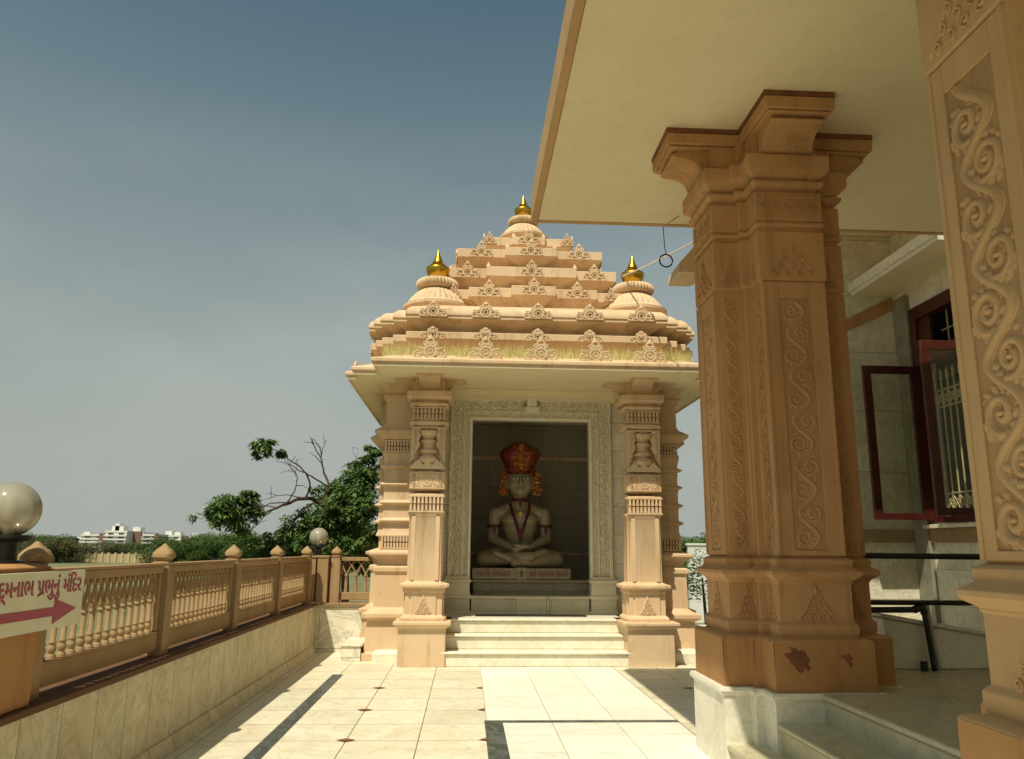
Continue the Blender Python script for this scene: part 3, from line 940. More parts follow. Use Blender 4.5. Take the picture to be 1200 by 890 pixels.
# kudu ornaments (shared meshes)
KM = {w: kudu(w * 1.12, h, .05).mesh('kudu', SAND, 45) for w, h in ((.42, .36), (.34, .19), (.38, .25), (.36, .30), (.22, .24))}
def put_kudus(dist, zs, w, us, sides=(0, 1, 3)):
    for sd in sides:
        for u in us:
            d = dist[sd] if hasattr(dist, '__len__') else dist
            c = [(u, -d), (d, u), (-u, d), (-d, -u)][sd]
            link('gable_ornament', KM[w], shrine, loc=(c[0], c[1], zs), rz=sd * PI / 2)
E5 = (-1.57, -.785, 0, .785, 1.57)
put_kudus((3.30, 2.86, 2.86, 2.86), 4.215, .42, E5)
put_kudus((2.36 + .40 + .02, 2.60, 2.6, 2.60), 4.655, .34, E5)
put_kudus((2.39 + .40 + .03, 2.63, 2.6, 2.63), 4.985, .38, E5)
put_kudus(1.66 + .42, 5.60, .36, (0,)); put_kudus(1.66 + .28, 5.60, .36, (-.72, .72)); put_kudus(1.66 + .14, 5.62, .22, (-1.3, 1.3))
put_kudus(1.46 + .15, 6.08, .36, (0,)); put_kudus(1.46 + .02, 6.08, .36, (-1.08, 1.08))
put_kudus(1.26 + .15, 6.53, .36, (0,)); put_kudus(1.26 + .02, 6.53, .36, (-.85, .85))
put_kudus(.78 + .08, 6.95, .36, (0,)); put_kudus(.78 + .02, 6.97, .22, (-.70, .70))
put_kudus(1.35 + .12, 5.80, .22, (-.3, .3), (0,))
# flat-topped corner acroteria on tiers
q = MB()
for h, a, p, z in ((1.46, .76, .13, 6.25), (1.26, .44, .13, 6.68), (.78, .30, .06, 7.10)):
    for sx in (-1, 1):
        for (x, y) in ((CX + sx * (a - .03), CY - h - p), ):
            q.add([(x - .04, y, z), (x + .04, y, z), (x + .04, y + .06, z), (x - .04, y + .06, z), (x, y + .03, z + .09)], [(0, 1, 4), (1, 2, 4), (2, 3, 4), (3, 0, 4), (0, 3, 2, 1)])
sp('corner_acroteria', q, SAND)

# dry grass growing on the eave
rg = random.Random(5)
gm = MB()
def blade(x, y, z, h, lean, wd, rot):
    dx, dy = math.cos(rot), math.sin(rot)
    a = rg.uniform(0, 2 * PI); lx, ly = math.cos(a) * lean, math.sin(a) * lean
    gm.add([(x - dx * wd, y - dy * wd, z), (x + dx * wd, y + dy * wd, z), (x + lx * .5 + dx * wd * .7, y + ly * .5 + dy * wd * .7, z + h * .55), (x + lx, y + ly, z + h), (x + lx * .5 - dx * wd * .7, y + ly * .5 - dy * wd * .7, z + h * .55)],
           [(0, 1, 2, 3, 4)])
for i in range(3900):
    x = rg.uniform(CX - 2.25, CX + 2.25); y = CY - rg.uniform(2.84, 3.16)
    zb = 4.24 + (3.29 - (CY - y)) * .33
    dens = math.sin(x * 3.1) * .5 + math.sin(x * 7.7 + 2) * .4
    if rg.random() < .25 - dens * .25: continue
    blade(x, y, zb, rg.choice((.06, .1, .14, .19)) * rg.uniform(.7, 1.3), rg.uniform(0, .07), rg.uniform(.002, .0045), rg.uniform(-.6, .6))
for i in range(700):
    x = CX + rg.choice((-1, 1)) * rg.uniform(2.45, 2.68); y = CY + rg.uniform(-2.5, 2)
    blade(x, y, 4.26, rg.uniform(.04, .14), .03, .004, rg.uniform(-1, 1))
tag(gm.obj('dry_grass', DRY, angle=0, fix=False), 'thin dry yellow green grass growing along the ledge of the shrine roof', 'grass', kind='stuff')

# ================================================================== STATUE
SX, SY = .89, 13.62
def ell(bm, c, r, rot=None, seg=20):
    nv = seg // 2 + 1
    rr = []
    for i in range(nv + 1):
        a = -PI / 2 + PI * i / nv
        k = max(math.cos(a), 1e-3)
        rr.append([(c[0] + r[0] * k * math.cos(2 * PI * j / seg), c[1] + r[1] * k * math.sin(2 * PI * j / seg), c[2] + r[2] * math.sin(a)) for j in range(seg)])
    bm.rings(rr)
def cap(bm, a, b, ra, rb, n=12):
    a = Vector(a); b = Vector(b)
    k = max(4, int((b - a).length / (min(ra, rb) * .35)))
    for i in range(k + 1):
        t = i / k
        ell(bm, a.lerp(b, t), (ra + (rb - ra) * t,) * 3, None, n)
def remeshed(bm, name, mat, vox, smooth=4):
    me = bpy.data.meshes.new(name); me.from_pydata(bm.v, [], bm.f)
    o = bpy.data.objects.new(name, me); COL.objects.link(o)
    r = o.modifiers.new('r', 'REMESH'); r.mode = 'VOXEL'; r.voxel_size = vox; r.use_smooth_shade = True
    s = o.modifiers.new('s', 'SMOOTH'); s.factor = .5; s.iterations = smooth
    bpy.context.view_layer.update()
    me2 = bpy.data.meshes.new_from_object(o.evaluated_get(bpy.context.evaluated_depsgraph_get()))
    bpy.data.objects.remove(o); bpy.data.meshes.remove(me)
    me2.materials.clear(); me2.materials.append(mat); me2.name = name
    for p in me2.polygons: p.use_smooth = True
    return me2
bm = MB()
Z0 = 1.29
ell(bm, (0, .06, Z0 + .18), (.38, .27, .20)); ell(bm, (0, .05, Z0 + .38), (.255, .17, .22)); ell(bm, (0, .05, Z0 + .52), (.245, .165, .2))
ell(bm, (0, .04, Z0 + .68), (.285, .175, .20)); ell(bm, (0, .04, Z0 + .84), (.33, .18, .17)); ell(bm, (-.14, -.02, Z0 + .80), (.17, .14, .13)); ell(bm, (.14, -.02, Z0 + .80), (.17, .14, .13))
cap(bm, (-.34, .04, Z0 + .92), (.34, .04, Z0 + .92), .10, .10)
for q_ in (-1, 1): cap(bm, (q_ * .06, .05, Z0 + 1.06), (q_ * .33, .05, Z0 + .945), .09, .075)
cap(bm, (0, .04, Z0 + .98), (0, .03, Z0 + 1.2), .135, .125)
for s in (-1, 1):
    cap(bm, (s * .425, .04, Z0 + .90), (s * .455, .05, Z0 + .48), .115, .088)
    cap(bm, (s * .455, .05, Z0 + .48), (s * .15, -.27, Z0 + .335), .090, .056)
    cap(bm, (s * .20, .02, Z0 + .19), (s * .60, -.12, Z0 + .14), .185, .145)
cap(bm, (.61, -.14, Z0 + .13), (-.10, -.40, Z0 + .10), .135, .085)
cap(bm, (-.61, -.14, Z0 + .13), (.16, -.40, Z0 + .19), .135, .080)
# feet, soles up
cap(bm, (.16, -.40, Z0 + .20), (.40, -.30, Z0 + .27), .062, .05); cap(bm, (-.12, -.38, Z0 + .13), (-.42, -.36, Z0 + .24), .062, .05)
for i in range(5):
    ell(bm, (.42 + .012 * i, -.34 + .022 * i, Z0 + .285 - .004 * i), (.030, .02, .02))
# hands in the lap, one on the other
for s, dz in ((-1, 0), (1, .045)):
    ell(bm, (s * .07, -.34, Z0 + .315 + dz), (.105, .075, .034))
    for i in range(4):
        y = -.39 + .030 * i
        cap(bm, (s * .01, y, Z0 + .325 + dz), (-s * (.13 - .012 * abs(i - 1.5)), y + .005, Z0 + .335 + dz), .0175, .0135)
    cap(bm, (s * .10, -.30, Z0 + .34 + dz), (s * .02, -.285, Z0 + .385 + dz), .021, .016)
# head
HZ = Z0 + 1.42
ell(bm, (0, .02, HZ + .06), (.238, .25, .27)); ell(bm, (0, -.05, HZ - .08), (.195, .17, .16)); ell(bm, (0, -.11, HZ - .175), (.10, .09, .055))
for s in (-1, 1):
    ell(bm, (s * .115, -.12, HZ - .05), (.085, .08, .085))
    ell(bm, (s * .235, .02, HZ + .0), (.03, .055, .11)); ell(bm, (s * .225, .01, HZ - .14), (.022, .035, .08))
cap(bm, (0, -.225, HZ + .09), (0, -.262, HZ - .01), .022, .034); ell(bm, (0, -.235, HZ - .018), (.052, .035, .026))
ell(bm, (0, -.205, HZ - .095), (.068, .03, .018)); ell(bm, (0, -.20, HZ - .122), (.050, .03, .018))
stat_me = remeshed(bm, 'body', STATM, .0135, 5)
statue = thing('seated_statue', 'pale marble statue sitting cross legged in the doorway niche, wearing a tall crown', 'statue', (SX * 1.02, SY + .27, -.032))
statue.scale = (1.02,) * 3
link('body', stat_me, statue)
# crown
m = MB()
prof = [(.235, 2.85), (.255, 2.86), (.255, 2.89), (.24, 2.90), (.258, 2.97), (.29, 3.05), (.33, 3.14), (.36, 3.21), (.352, 3.24), (.30, 3.30), (.22, 3.36), (.12, 3.40), (.0, 3.42)]
m.lathe(0, .02, [(max(r, .001), z) for r, z in prof], 48)
crown = m.obj('crown', CROWN, statue)
m = MB()
for i in range(5):
    z = 2.92 + i * .088; r0 = .26 + (z - 2.87) * .22
    m.lathe(0, .02, [(r0, z), (r0 + .008, z + .008), (r0, z + .016)], 48) if i in (0,) else None
for i, (z, r_) in enumerate(((2.97, .045), (3.06, .06), (3.17, .075), (3.28, .05))):
    yf = .02 - (.25 + min(z - 2.9, .3) * .30)
    for rr in (r_, r_ * .6, r_ * .25):
        m.sweep([(rr * math.cos(a), yf - .01, z + rr * math.sin(a)) for a in [PI * k / 8 for k in range(17)]], .009, 5)
    for s in (-1, 1):
        for rr in (r_ * .55, r_ * .28):
            m.sweep([(s * r_ * 1.7 + rr * math.cos(a), yf + .035, z - .03 + rr * math.sin(a)) for a in [PI * k / 6 for k in range(13)]], .007, 5)
m.obj('crown_medallion', ORNG, crown)
for s in (-1, 1):
    m = MB()
    for dz, r_ in ((.10, .062), (-.02, .042), (-.13, .078)):
        for rr in (r_, r_ * .62, r_ * .22):
            m.sweep([(s * .29 + rr * math.cos(a), -.03, HZ + dz + rr * math.sin(a)) for a in [PI * k / 8 for k in range(17)]], .013, 5)
        m.extrude([(s * .29 + r_ * math.cos(a), HZ + dz + r_ * math.sin(a)) for a in [2 * PI * k / 16 for k in range(16)]], lambda u, v, w: (u, -.022 + w, v), .02)
    m.obj('earring', EARM, statue)
# eyes, brows, lips
for s in (-1, 1):
    m = MB()
    out = [(s * (.035 + .105 * t), HZ + .055 + .026 * math.sin(PI * t)) for t in [i / 8 for i in range(9)]] + [(s * (.14 - .105 * t), HZ + .055 - .016 * math.sin(PI * t)) for t in [i / 8 for i in range(1, 8)]]
    def eyef(u, v, w): return (u, -.228 + .85 * u * u - w * .012 + .25 * (v - HZ - .05) , v)
    m.extrude(out, eyef, .6); m.obj('eye', plain('eye_white', (.7, .68, .6), .2, bmp=0), statue)
    m = MB(); cxx = s * .085
    m.extrude([(cxx + .017 * math.cos(a), HZ + .059 + .019 * math.sin(a)) for a in [2 * PI * k / 12 for k in range(12)]], eyef, 1.0); m.obj('pupil', INK, statue)
    m = MB(); m.sweep([(s * (.022 + .125 * t), -.250 + .80 * (.022 + .125 * t) ** 2, HZ + .098 + .040 * math.sin(PI * (.15 + .8 * t))) for t in [i / 10 for i in range(11)]], [.006] + [.0085] * 9 + [.003], 6); m.obj('eyebrow', INK, statue)
    m = MB(); m.sweep([(s * (.030 + .115 * t), -.236 + .80 * (.03 + .115 * t) ** 2, HZ + .058 + .028 * math.sin(PI * t)) for t in [i / 8 for i in range(9)]], .0045, 5); m.obj('eyeliner', INK, statue)
m = MB(); m.sweep([(.06 * t, -.232 + .02 * t * t, HZ - .108 + .008 * t * t) for t in [i / 5 - 1 for i in range(11)]], [.003] + [.009] * 9 + [.003], 6); m.obj('lips', plain('lip_red', (.30, .06, .035), .4, bmp=0), statue)
# choker and V garland
m = MB(); m.lathe(0, .03, [(.130, Z0 + 1.10), (.148, Z0 + 1.115), (.148, Z0 + 1.14), (.130, Z0 + 1.155)], 28)
m.extrude([(-.035, Z0 + 1.11), (.035, Z0 + 1.11), (.03, Z0 + 1.05), (0, Z0 + .99), (-.03, Z0 + 1.05)], lambda u, v, w: (u, -.145 - w, v), .02)
m.obj('choker', MAROON, statue)
m = MB()
for s in (-1, 1):
    m.sweep([(s * .165, .0, Z0 + 1.08), (s * .150, -.11, Z0 + .98), (s * .115, -.195, Z0 + .86), (s * .07, -.195, Z0 + .72), (s * .02, -.185, Z0 + .56)], [.03, .026, .026, .026, .03], 8)
m.extrude([(-.045, Z0 + .56), (.045, Z0 + .56), (.04, Z0 + .50), (0, Z0 + .42), (-.04, Z0 + .50)], lambda u, v, w: (u, -.20 - w, v), .03)
gar = m.obj('garland', MAROON, statue)
m = MB(); ell_pts = [(.016, .54), (-.016, .54), (0, .50), (.02, .57), (-.02, .57), (0, .60)]
for x, z in ell_pts: m.lathe(x, -.236, [(.001, Z0 + z - .012), (.012, Z0 + z), (.001, Z0 + z + .012)], 8)
m.obj('garland_bead', plain('pink_bead', (.45, .03, .16), .4, bmp=0), gar)
for s in (-1, 1):
    m = MB(); m.lathe(s * .437, .045, [(.100, Z0 + .665), (.117, Z0 + .67), (.117, Z0 + .71), (.100, Z0 + .715)], 24)
    m.extrude([(s * .437 - .028, Z0 + .67), (s * .437 + .028, Z0 + .67), (s * .437 + .03, Z0 + .60), (s * .437, Z0 + .53), (s * .437 - .03, Z0 + .60)], lambda u, v, w: (u, -.072 - w, v), .014)
    m.obj('armband', MAROON, statue)
m = MB(); m.extrude([(0, Z0 + .93), (.035, Z0 + .885), (0, Z0 + .84), (-.035, Z0 + .885)], lambda u, v, w: (u, -.178 - w, v), .012); m.obj('chest_mark', GOLD, statue)

# pedestal
ped = thing('statue_pedestal', 'low marble pedestal with red lettering under the seated statue', 'pedestal', (SX * 1.02, SY + .27, -.032))
ped.scale = (1.02,) * 3
m = MB(); m.box(-.80, .80, -.52, .45, 1.12, 1.30)
m.obj('inscribed_slab', STATM, ped, .012)
m = MB(); m.box(-.82, 1.75, -.56, .47, 1.075, 1.118); m.obj('ledge', STATM, ped, .008)
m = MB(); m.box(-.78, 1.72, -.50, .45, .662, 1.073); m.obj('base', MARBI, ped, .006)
m = MB(); m.box(-.09, .09, -.545, -.522, 1.10, 1.31); m.obj('emblem_tile', STATM, ped, .006)
m = MB()
m.extrude([(.025 * math.cos(a), 1.225 + .035 * math.sin(a)) for a in [2 * PI * k / 12 for k in range(12)]], lambda u, v, w: (u, -.546 - w, v), .006)
m.extrude([(-.02, 1.19), (.02, 1.19), (.006, 1.15), (-.006, 1.15)], lambda u, v, w: (u, -.546 - w, v), .006)
m.obj('lotus_emblem', REDINK, ped)
for txt, x0, x1 in (('ભાવી તીથ\u0a82કર', -.74, -.16), ('શ્રી પદ્મનાભ સ્વામી', .13, .76)):
    me, a, b = text_mesh('lettering', txt, .12, REDINK, .003)
    sc_ = min((x1 - x0) / (b - a), 1.0)
    me.transform(Matrix.Translation((x0 - a * sc_, -.525, 1.178)) @ Matrix.Rotation(PI / 2, 4, 'X') @ Matrix.Diagonal((sc_, 1, 1, 1)))
    link('lettering', me, ped)

# dark fixture in the niche corner
m = MB(); m.box(-.03, .03, -.10, .10, -.28, .0)
fx = thing('wall_light', 'dark slanted light fixture in the upper right corner of the shrine doorway', 'light fixture', (2.22, 13.6, 3.76))
m = MB(); m.lathe(0, 0, [(.05, -.36), (.085, -.34), (.07, -.14), (.03, -.10)], 20); h_ = m.obj('lamp_head', DARKM, fx); h_.rotation_euler = (0, R(-38), 0)
m = MB(); m.sweep([(0, 0, .28), (0, 0, -.02), (.04, 0, -.10)], .014, 8); m.obj('bracket', DARKM, fx)

# ================================================================== PORCH BUILDING
porch = thing('porch_building', 'large temple porch on the right with cream ceiling and carved sandstone pillars', 'building', (3.5, 0, 0))
RECESSED = {'side_wall', 'end_wall', 'pilaster', 'lower_soffit', 'white_moulding', 'brown_band', 'sill_band', 'window_sill', 'window_frame', 'transom_panel', 'window_grille', 'casement_sash', 'pane', 'dark_room'}
def pp(name, mb, mat, parent=None, bevel=0, angle=35):
    o = mb.obj(name, mat, None, bevel, angle)
    if name in RECESSED:                       # the window wall stands further back than the pillars
        K = 1.34
        o.data.transform(Matrix(((K, 0, 0, 0), (0, K, 0, 0), (0, 0, K, 1.6 * (1 - K)), (0, 0, 0, 1))))
    o.data.transform(Matrix.Translation((-3.5, 0, 0)))
    o.parent = parent or porch
    return o
ZR = 5.27
m = MB(); m.box(.74, 8.5, -7, 8.40, ZR, ZR + .3); pp('ceiling_slab', m, SOFFIT)
m = MB(); m.box(.66, .735, -7, 8.47, ZR - .02, ZR + .34); m.box(.737, 8.5, 8.403, 8.47, ZR - .012, ZR + .34); m.box(.70, 8.5, -7, 8.44, ZR + .342, ZR + .40)
pp('slab_edge', m, SANDV, bevel=.01)
XW = 4.85
# platform and steps
m = MB(); m.box(2.59, 6.49, -7, 8.40, .0, .555); m.box(2.57, 6.49, -7, 8.40, .557, .60); m.box(4.0, 6.49, 8.401, 11.27, 0, .599)
pp('platform', m, PORCHM, bevel=.012)
m = MB(); m.box(2.26, 2.60, -7, 6.26, 0, .36); m.box(2.235, 2.60, -7, 6.26, .362, .40); pp('step', m, PORCHM, bevel=.012)
m = MB(); m.box(1.98, 2.27, -7, 6.30, 0, .16); m.box(1.955, 2.27, -7, 6.30, .162, .20); pp('step', m, PORCHM, bevel=.012)
# room behind the window
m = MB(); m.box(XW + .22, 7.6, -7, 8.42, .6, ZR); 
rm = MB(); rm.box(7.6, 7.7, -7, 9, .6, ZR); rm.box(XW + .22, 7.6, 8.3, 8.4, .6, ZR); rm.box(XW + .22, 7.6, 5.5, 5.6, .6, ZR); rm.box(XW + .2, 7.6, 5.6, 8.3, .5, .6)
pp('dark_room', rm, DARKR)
# wall with window hole
WY0, WY1, WZ0, WZ1 = 6.92, 8.14, 1.90, 4.22
m = MB()
m.box(XW, XW + .22, -7, WY0, .3, 5.19); m.box(XW, XW + .22, WY1, 8.42, .3, 5.19); m.box(XW, XW + .22, WY0, WY1, .3, WZ0); m.box(XW, XW + .22, WY0, WY1, WZ1, 5.19)
pp('side_wall', m, MARBW)
m = MB(); m.box(3.35, 7.7, 8.42, 8.70, .3, 5.19); pp('end_wall', m, MARBE)
m = MB(); m.box(XW - .05, XW, 8.15, 8.42, .6, 4.4); pp('pilaster', m, plain('grey_marble', (.30, .28, .20), .5, var=.2, sc=5), bevel=.006)
# lower soffit with white moulding
m = MB(); m.box(4.36, XW, 6.75, 8.42, 4.47, 4.55); pp('lower_soffit', m, SOFFIT)
m = MB(); m.box(4.33, 4.358, 6.72, 8.42, 4.46, 4.52); m.box(4.30, 4.328, 6.70, 8.42, 4.50, 4.60); m.box(4.36, XW, 6.72, 6.748, 4.46, 4.60)
pp('white_moulding', m, plain('white_paint', (.80, .77, .66), .5, bmp=0), bevel=.004)
m = MB(); m.box(3.75, 8.5, 8.52, 11.7, 6.42, 6.7); pp('added_shade_roof', m, SOFFIT)  # added roof, hidden from view, keeps the sun off the end wall
m = MB(); m.add([(4.20, 8.405, 4.02), (4.20, 8.405, 4.16), (4.80, 8.405, 4.46), (4.80, 8.405, 4.30), (4.20, 8.42, 4.02), (4.20, 8.42, 4.16), (4.80, 8.42, 4.46), (4.80, 8.42, 4.30)],
             [(0, 3, 2, 1), (4, 5, 6, 7), (0, 1, 5, 4), (1, 2, 6, 5), (2, 3, 7, 6), (3, 0, 4, 7)]); pp('brown_band', m, SANDP)  # thin slanted sandstone-coloured band on the end wall
# sill band
BR = marble('brown_marble', (.34, .24, .12), vein=(.18, .11, .05), warm=(.22, .13, .05), wa=.6, va=.5, rough=.3)
m = MB(); m.box(XW - .03, XW, -7, 8.42, 1.70, 1.84); m.box(3.35, XW - .03, 8.39, 8.42, 1.703, 1.837); pp('sill_band', m, BR, bevel=.004)
m = MB(); m.box(XW - .07, XW + .1, 6.85, 8.2, 1.845, 1.885); pp('window_sill', m, MARBN, bevel=.006)
# window
wf = MB()
fw = .10
wf.box(XW - .03, XW + .09, WY0, WY0 + fw, WZ0, WZ1); wf.box(XW - .03, XW + .09, WY1 - fw, WY1, WZ0, WZ1)
wf.box(XW - .029, XW + .09, WY0 + fw, WY1 - fw, WZ0, WZ0 + .06); wf.box(XW - .029, XW + .09, WY0 + fw, WY1 - fw, WZ1 - .14, WZ1); wf.box(XW - .029, XW + .09, WY0 + fw, WY1 - fw, 3.57, 3.70)
win = pp('window_frame', wf, WOODR, bevel=.006)
tr_ = MB(); tr_.box(XW + .0, XW + .04, WY0 + fw, WY0 + fw + .22, 3.702, WZ1 - .142); pp('transom_panel', tr_, WOODR, win, .004)
tr_ = MB(); tr_.box(XW + .0, XW + .04, WY1 - fw - .22, WY1 - fw, 3.702, WZ1 - .142)
pp('transom_panel', tr_, WOODR, win, .004)
gr = MB()
ys = [WY0 + fw + .02 + i * (WY1 - WY0 - 2 * fw - .04) / 9 for i in range(10)]
gx = XW + .12
for i, y in enumerate(ys):
    gr.sweep([(gx, y, 1.98), (gx, y, 3.40)], .009, 6)
    gr.lathe(gx, y, [(.006, 3.38), (.022, 3.41), (.008, 3.43), (.020, 3.455), (.002, 3.51)], 8)
    gr.sweep([(gx, y - .028, 3.40), (gx, y - .02, 3.43), (gx, y, 3.415), (gx, y + .02, 3.43), (gx, y + .028, 3.40)], .005, 5)
for z in (2.02, 2.20, 3.10, 3.28):
    gr.sweep([(gx, ys[0] - .05, z), (gx, ys[-1] + .05, z)], .010, 6)
for i in range(9):
    for z0, z1 in ((2.02, 2.20), (3.10, 3.28)):
        gr.sweep([(gx, ys[i], z0), (gx, ys[i + 1], z1)], .006, 5); gr.sweep([(gx, ys[i + 1], z0), (gx, ys[i], z1)], .006, 5)
        cyy, czz = (ys[i] + ys[i + 1]) / 2, (z0 + z1) / 2
        gr.sweep([(gx, cyy + .035 * math.cos(a), czz + .035 * math.sin(a)) for a in [PI * k / 6 for k in range(13)]], .005, 5)
for i in (3, 4, 5, 6):
    gr.sweep([(gx, ys[i], 3.66), (gx, ys[i], 4.12)], .009, 6)
gr.sweep([(gx, ys[2], 3.90), (gx, ys[7], 3.90)], .008, 6)
pp('window_grille', gr, BRASS, win)
def leaf_sash(y, x0, x1, z0, z1):
    q = MB(); w = .085
    q.box(x0, x0 + w, y - .02, y + .02, z0, z1); q.box(x1 - w * 1.3, x1, y - .02, y + .02, z0, z1)
    q.box(x0 + w, x1 - w * 1.3, y - .0195, y + .0195, z0, z0 + w * .8); q.box(x0 + w, x1 - w * 1.3, y - .0195, y + .0195, z1 - w, z1)
    s_ = pp('casement_sash', q, WOODR, win, .004)
    q = MB(); q.box(x0 + w - .005, x1 - w * 1.3 + .005, y - .003, y + .003, z0 + w * .8 - .005, z1 - w + .005)
    o = pp('pane', q, GLASS, win)
    return s_
leaf_sash(8.06, 4.20, 4.83, 1.93, 3.56)
leaf_sash(7.00, 4.22, 4.83, 1.93, 3.56)
# low stone block below the wall
m = MB()
pts = [(3.70, .602), (XW - .001, .602), (XW - .001, .84), (3.70, 1.03)]
m.extrude(pts, lambda u, v, w: (u, 7.10 + w, v), 1.25)
pp('ramp_side', m, STEPM, bevel=.01)
m = MB(); m.extrude([(3.66, 1.038), (XW - .002, .848), (XW - .002, .882), (3.66, 1.075)], lambda u, v, w: (u, 7.06 + w, v), 1.28); pp('ramp_coping', m, MARB, bevel=.01)
# sloping chajja end at the back of the porch
m = MB()
m.extrude([(2.36, 4.72), (2.62, 4.72), (3.40, 5.10), (3.4, 5.24), (2.66, 5.16), (2.38, 4.84)], lambda u, v, w: (u, 8.48 + w, v), .5)
pp('sloping_eave', m, SAND, bevel=.006)

# ---- big pillars
PH, PS = .335, [(.265, .215)]
PP = [(.115, .603), (.115, .955), (.10, .965), (.035, .975), (.045, 1.01), (.045, 1.065), (.02, 1.09), (.02, 1.365), (.03, 1.375), (.03, 1.385),
      (.07, 1.41), (.085, 1.43), (.085, 1.455), (.05, 1.475), (.03, 1.49), (.04, 1.51), (.04, 1.54), (.0, 1.56)]
SHZ0, SHZ1 = 1.56, 3.78
def pillar(name, S=None, VM=None, pw_=.125):
    SANDP = S; SANDV = S; VINE_ME = VM
    m = MB(); mould(m, 0, 0, PH, PS, PP + [(0, 1.561)])
    # marble plinth is separate
    root = m.obj('shaft_tmp', SANDP)
    bpy.data.objects.remove(root)
    sh = MB(); mould(sh, 0, 0, PH, PS, [(0, 1.558), (0, SHZ1)])
    o = sh.obj('pillar', SANDP, porch, .012)
    def ch(nm, mb, mat, bev=0, angle=35):
        return mb.obj(nm, mat, o, bev, angle)
    b = MB(); mould(b, 0, 0, PH, PS, PP); ch('base', b, SANDP, .006)
    b = MB(); mould(b, 0, 0, PH, PS, [(.117, .601), (.117, .945), (.119, .95)]); bb = ch('base_block', b, SANDR, .008)
    b = MB(); mould(b, 0, 0, PH, PS, [(.135, 0), (.135, .545), (.155, .555), (.165, .575), (.155, .602)]); ch('marble_plinth', b, MARB, .006)
    c = MB(); mould(c, 0, 0, PH, PS, [(0, 3.77), (.018, 3.782), (.018, 4.20), (.0, 4.215), (-.005, 4.235), (.02, 4.245), (.028, 4.262), (.02, 4.28), (.0, 4.29),
                                       (.018, 4.30), (.018, 4.55), (-.01, 4.565), (-.01, 4.58), (.03, 4.60), (.045, 4.62), (.045, 4.645), (.005, 4.655), (.01, 4.67), (.075, 4.72), (.085, 4.74), (.085, 4.86), (.06, 4.88), (.0, 4.89), (-.01, 5.12)])
    ch('capital', c, SANDP, .006)
    for k in range(4):
        br_ = bracket_mb(.215, .45, .885, 4.885, 5.12)
        x = br_.obj('bracket', SANDP, o, .006); x.data.transform(Matrix.Rotation(k * PI / 2, 4, 'Z'))
        ab = MB(); ab.box(-.29 - .001 * k, .29 + .001 * k, -.93, -.2, 5.118 + .0005 * k, 5.225)
        # chamfer underside by a thin lip
        ab.box(-.262 - .001 * k, .262 + .001 * k, -.905, -.2, 5.092, 5.117)
        x = ab.obj('abacus', SANDP, o, .01); x.data.transform(Matrix.Rotation(k * PI / 2, 4, 'Z'))
        ab = MB(); ab.box(-.293 - .001 * k, .293 + .001 * k, -.934, -.2, 5.226 + .0003 * k, 5.271)
        x = ab.obj('stained_joint', STAIN, o); x.data.transform(Matrix.Rotation(k * PI / 2, 4, 'Z'))
    # bird spikes on the neck
    q = MB()
    for k in range(4):
        for sg in (-1, 1):
            for i in range(6):
                a = .30 + .0 * i
                u = sg * (.235 + .012 * (i % 3)); d = .62 - .045 * i
                v0 = Vector((u, -d, 4.865)); v1 = v0 + Vector((random.uniform(-.015, .015), random.uniform(-.01, .01), .07))
                Mr = Matrix.Rotation(k * PI / 2, 3, 'Z')
                q.sweep([Mr @ v0, Mr @ v1], [.003, .0015], 4)
    ch('bird_spikes', q, SPIKE)
    # raised borders and vines on the arm ends (wide) and arm flanks (narrow)
    st = MB(); nst = MB()
    ext = PH + .215
    for k in range(4):
        Mr = Matrix.Rotation(k * PI / 2, 3, 'Z')
        def bx(x0, x1, y0, y1, z0, z1):
            t_ = MB(); t_.box(x0, x1, y0, y1, z0, z1); st.add([Mr @ Vector(p) for p in t_.v], t_.f)
        e = .014
        bx(-.262, -pw_, -ext - e, -ext + .01, SHZ0 + .01, SHZ1 - .02); bx(pw_, .262, -ext - e, -ext + .01, SHZ0 + .01, SHZ1 - .02)
        bx(-pw_, pw_, -ext - e, -ext + .01, SHZ0 + .01, SHZ0 + .05); bx(-pw_, pw_, -ext - e, -ext + .01, SHZ1 - .16, SHZ1 - .02)
        bx(-.262, -.235, -ext - e - .008, -ext - e + .004, SHZ0 + .012, SHZ1 - .022); bx(.235, .262, -ext - e - .008, -ext - e + .004, SHZ0 + .012, SHZ1 - .022)
    ch('panel_border', st, SANDV, .004)
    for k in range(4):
        pg = MB(); pg.box(-pw_ + .001, pw_ - .001, -ext - .003, -ext + .004, SHZ0 + .051, SHZ1 - .161)  # thin darker sheet behind the vine, coloured for relief contrast
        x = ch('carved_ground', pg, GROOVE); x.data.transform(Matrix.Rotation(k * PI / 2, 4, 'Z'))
    vm = VINE_ME
    for k in range(4):
        v = link('vine_carving', vm, o, loc=(Matrix.Rotation(k * PI / 2, 3, 'Z') @ Vector((0, -ext - .001, SHZ0 + .06))), rz=k * PI / 2)
    # narrow bands in the re-entrant corners
    for k in range(4):
        for sg in (-1, 1):
            loc = Matrix.Rotation(k * PI / 2, 3, 'Z') @ Vector((sg * .44, -.265 - .003, SHZ0 + .06))
            link('narrow_vine_carving', VINEN_ME, o, loc=loc, rz=k * PI / 2)
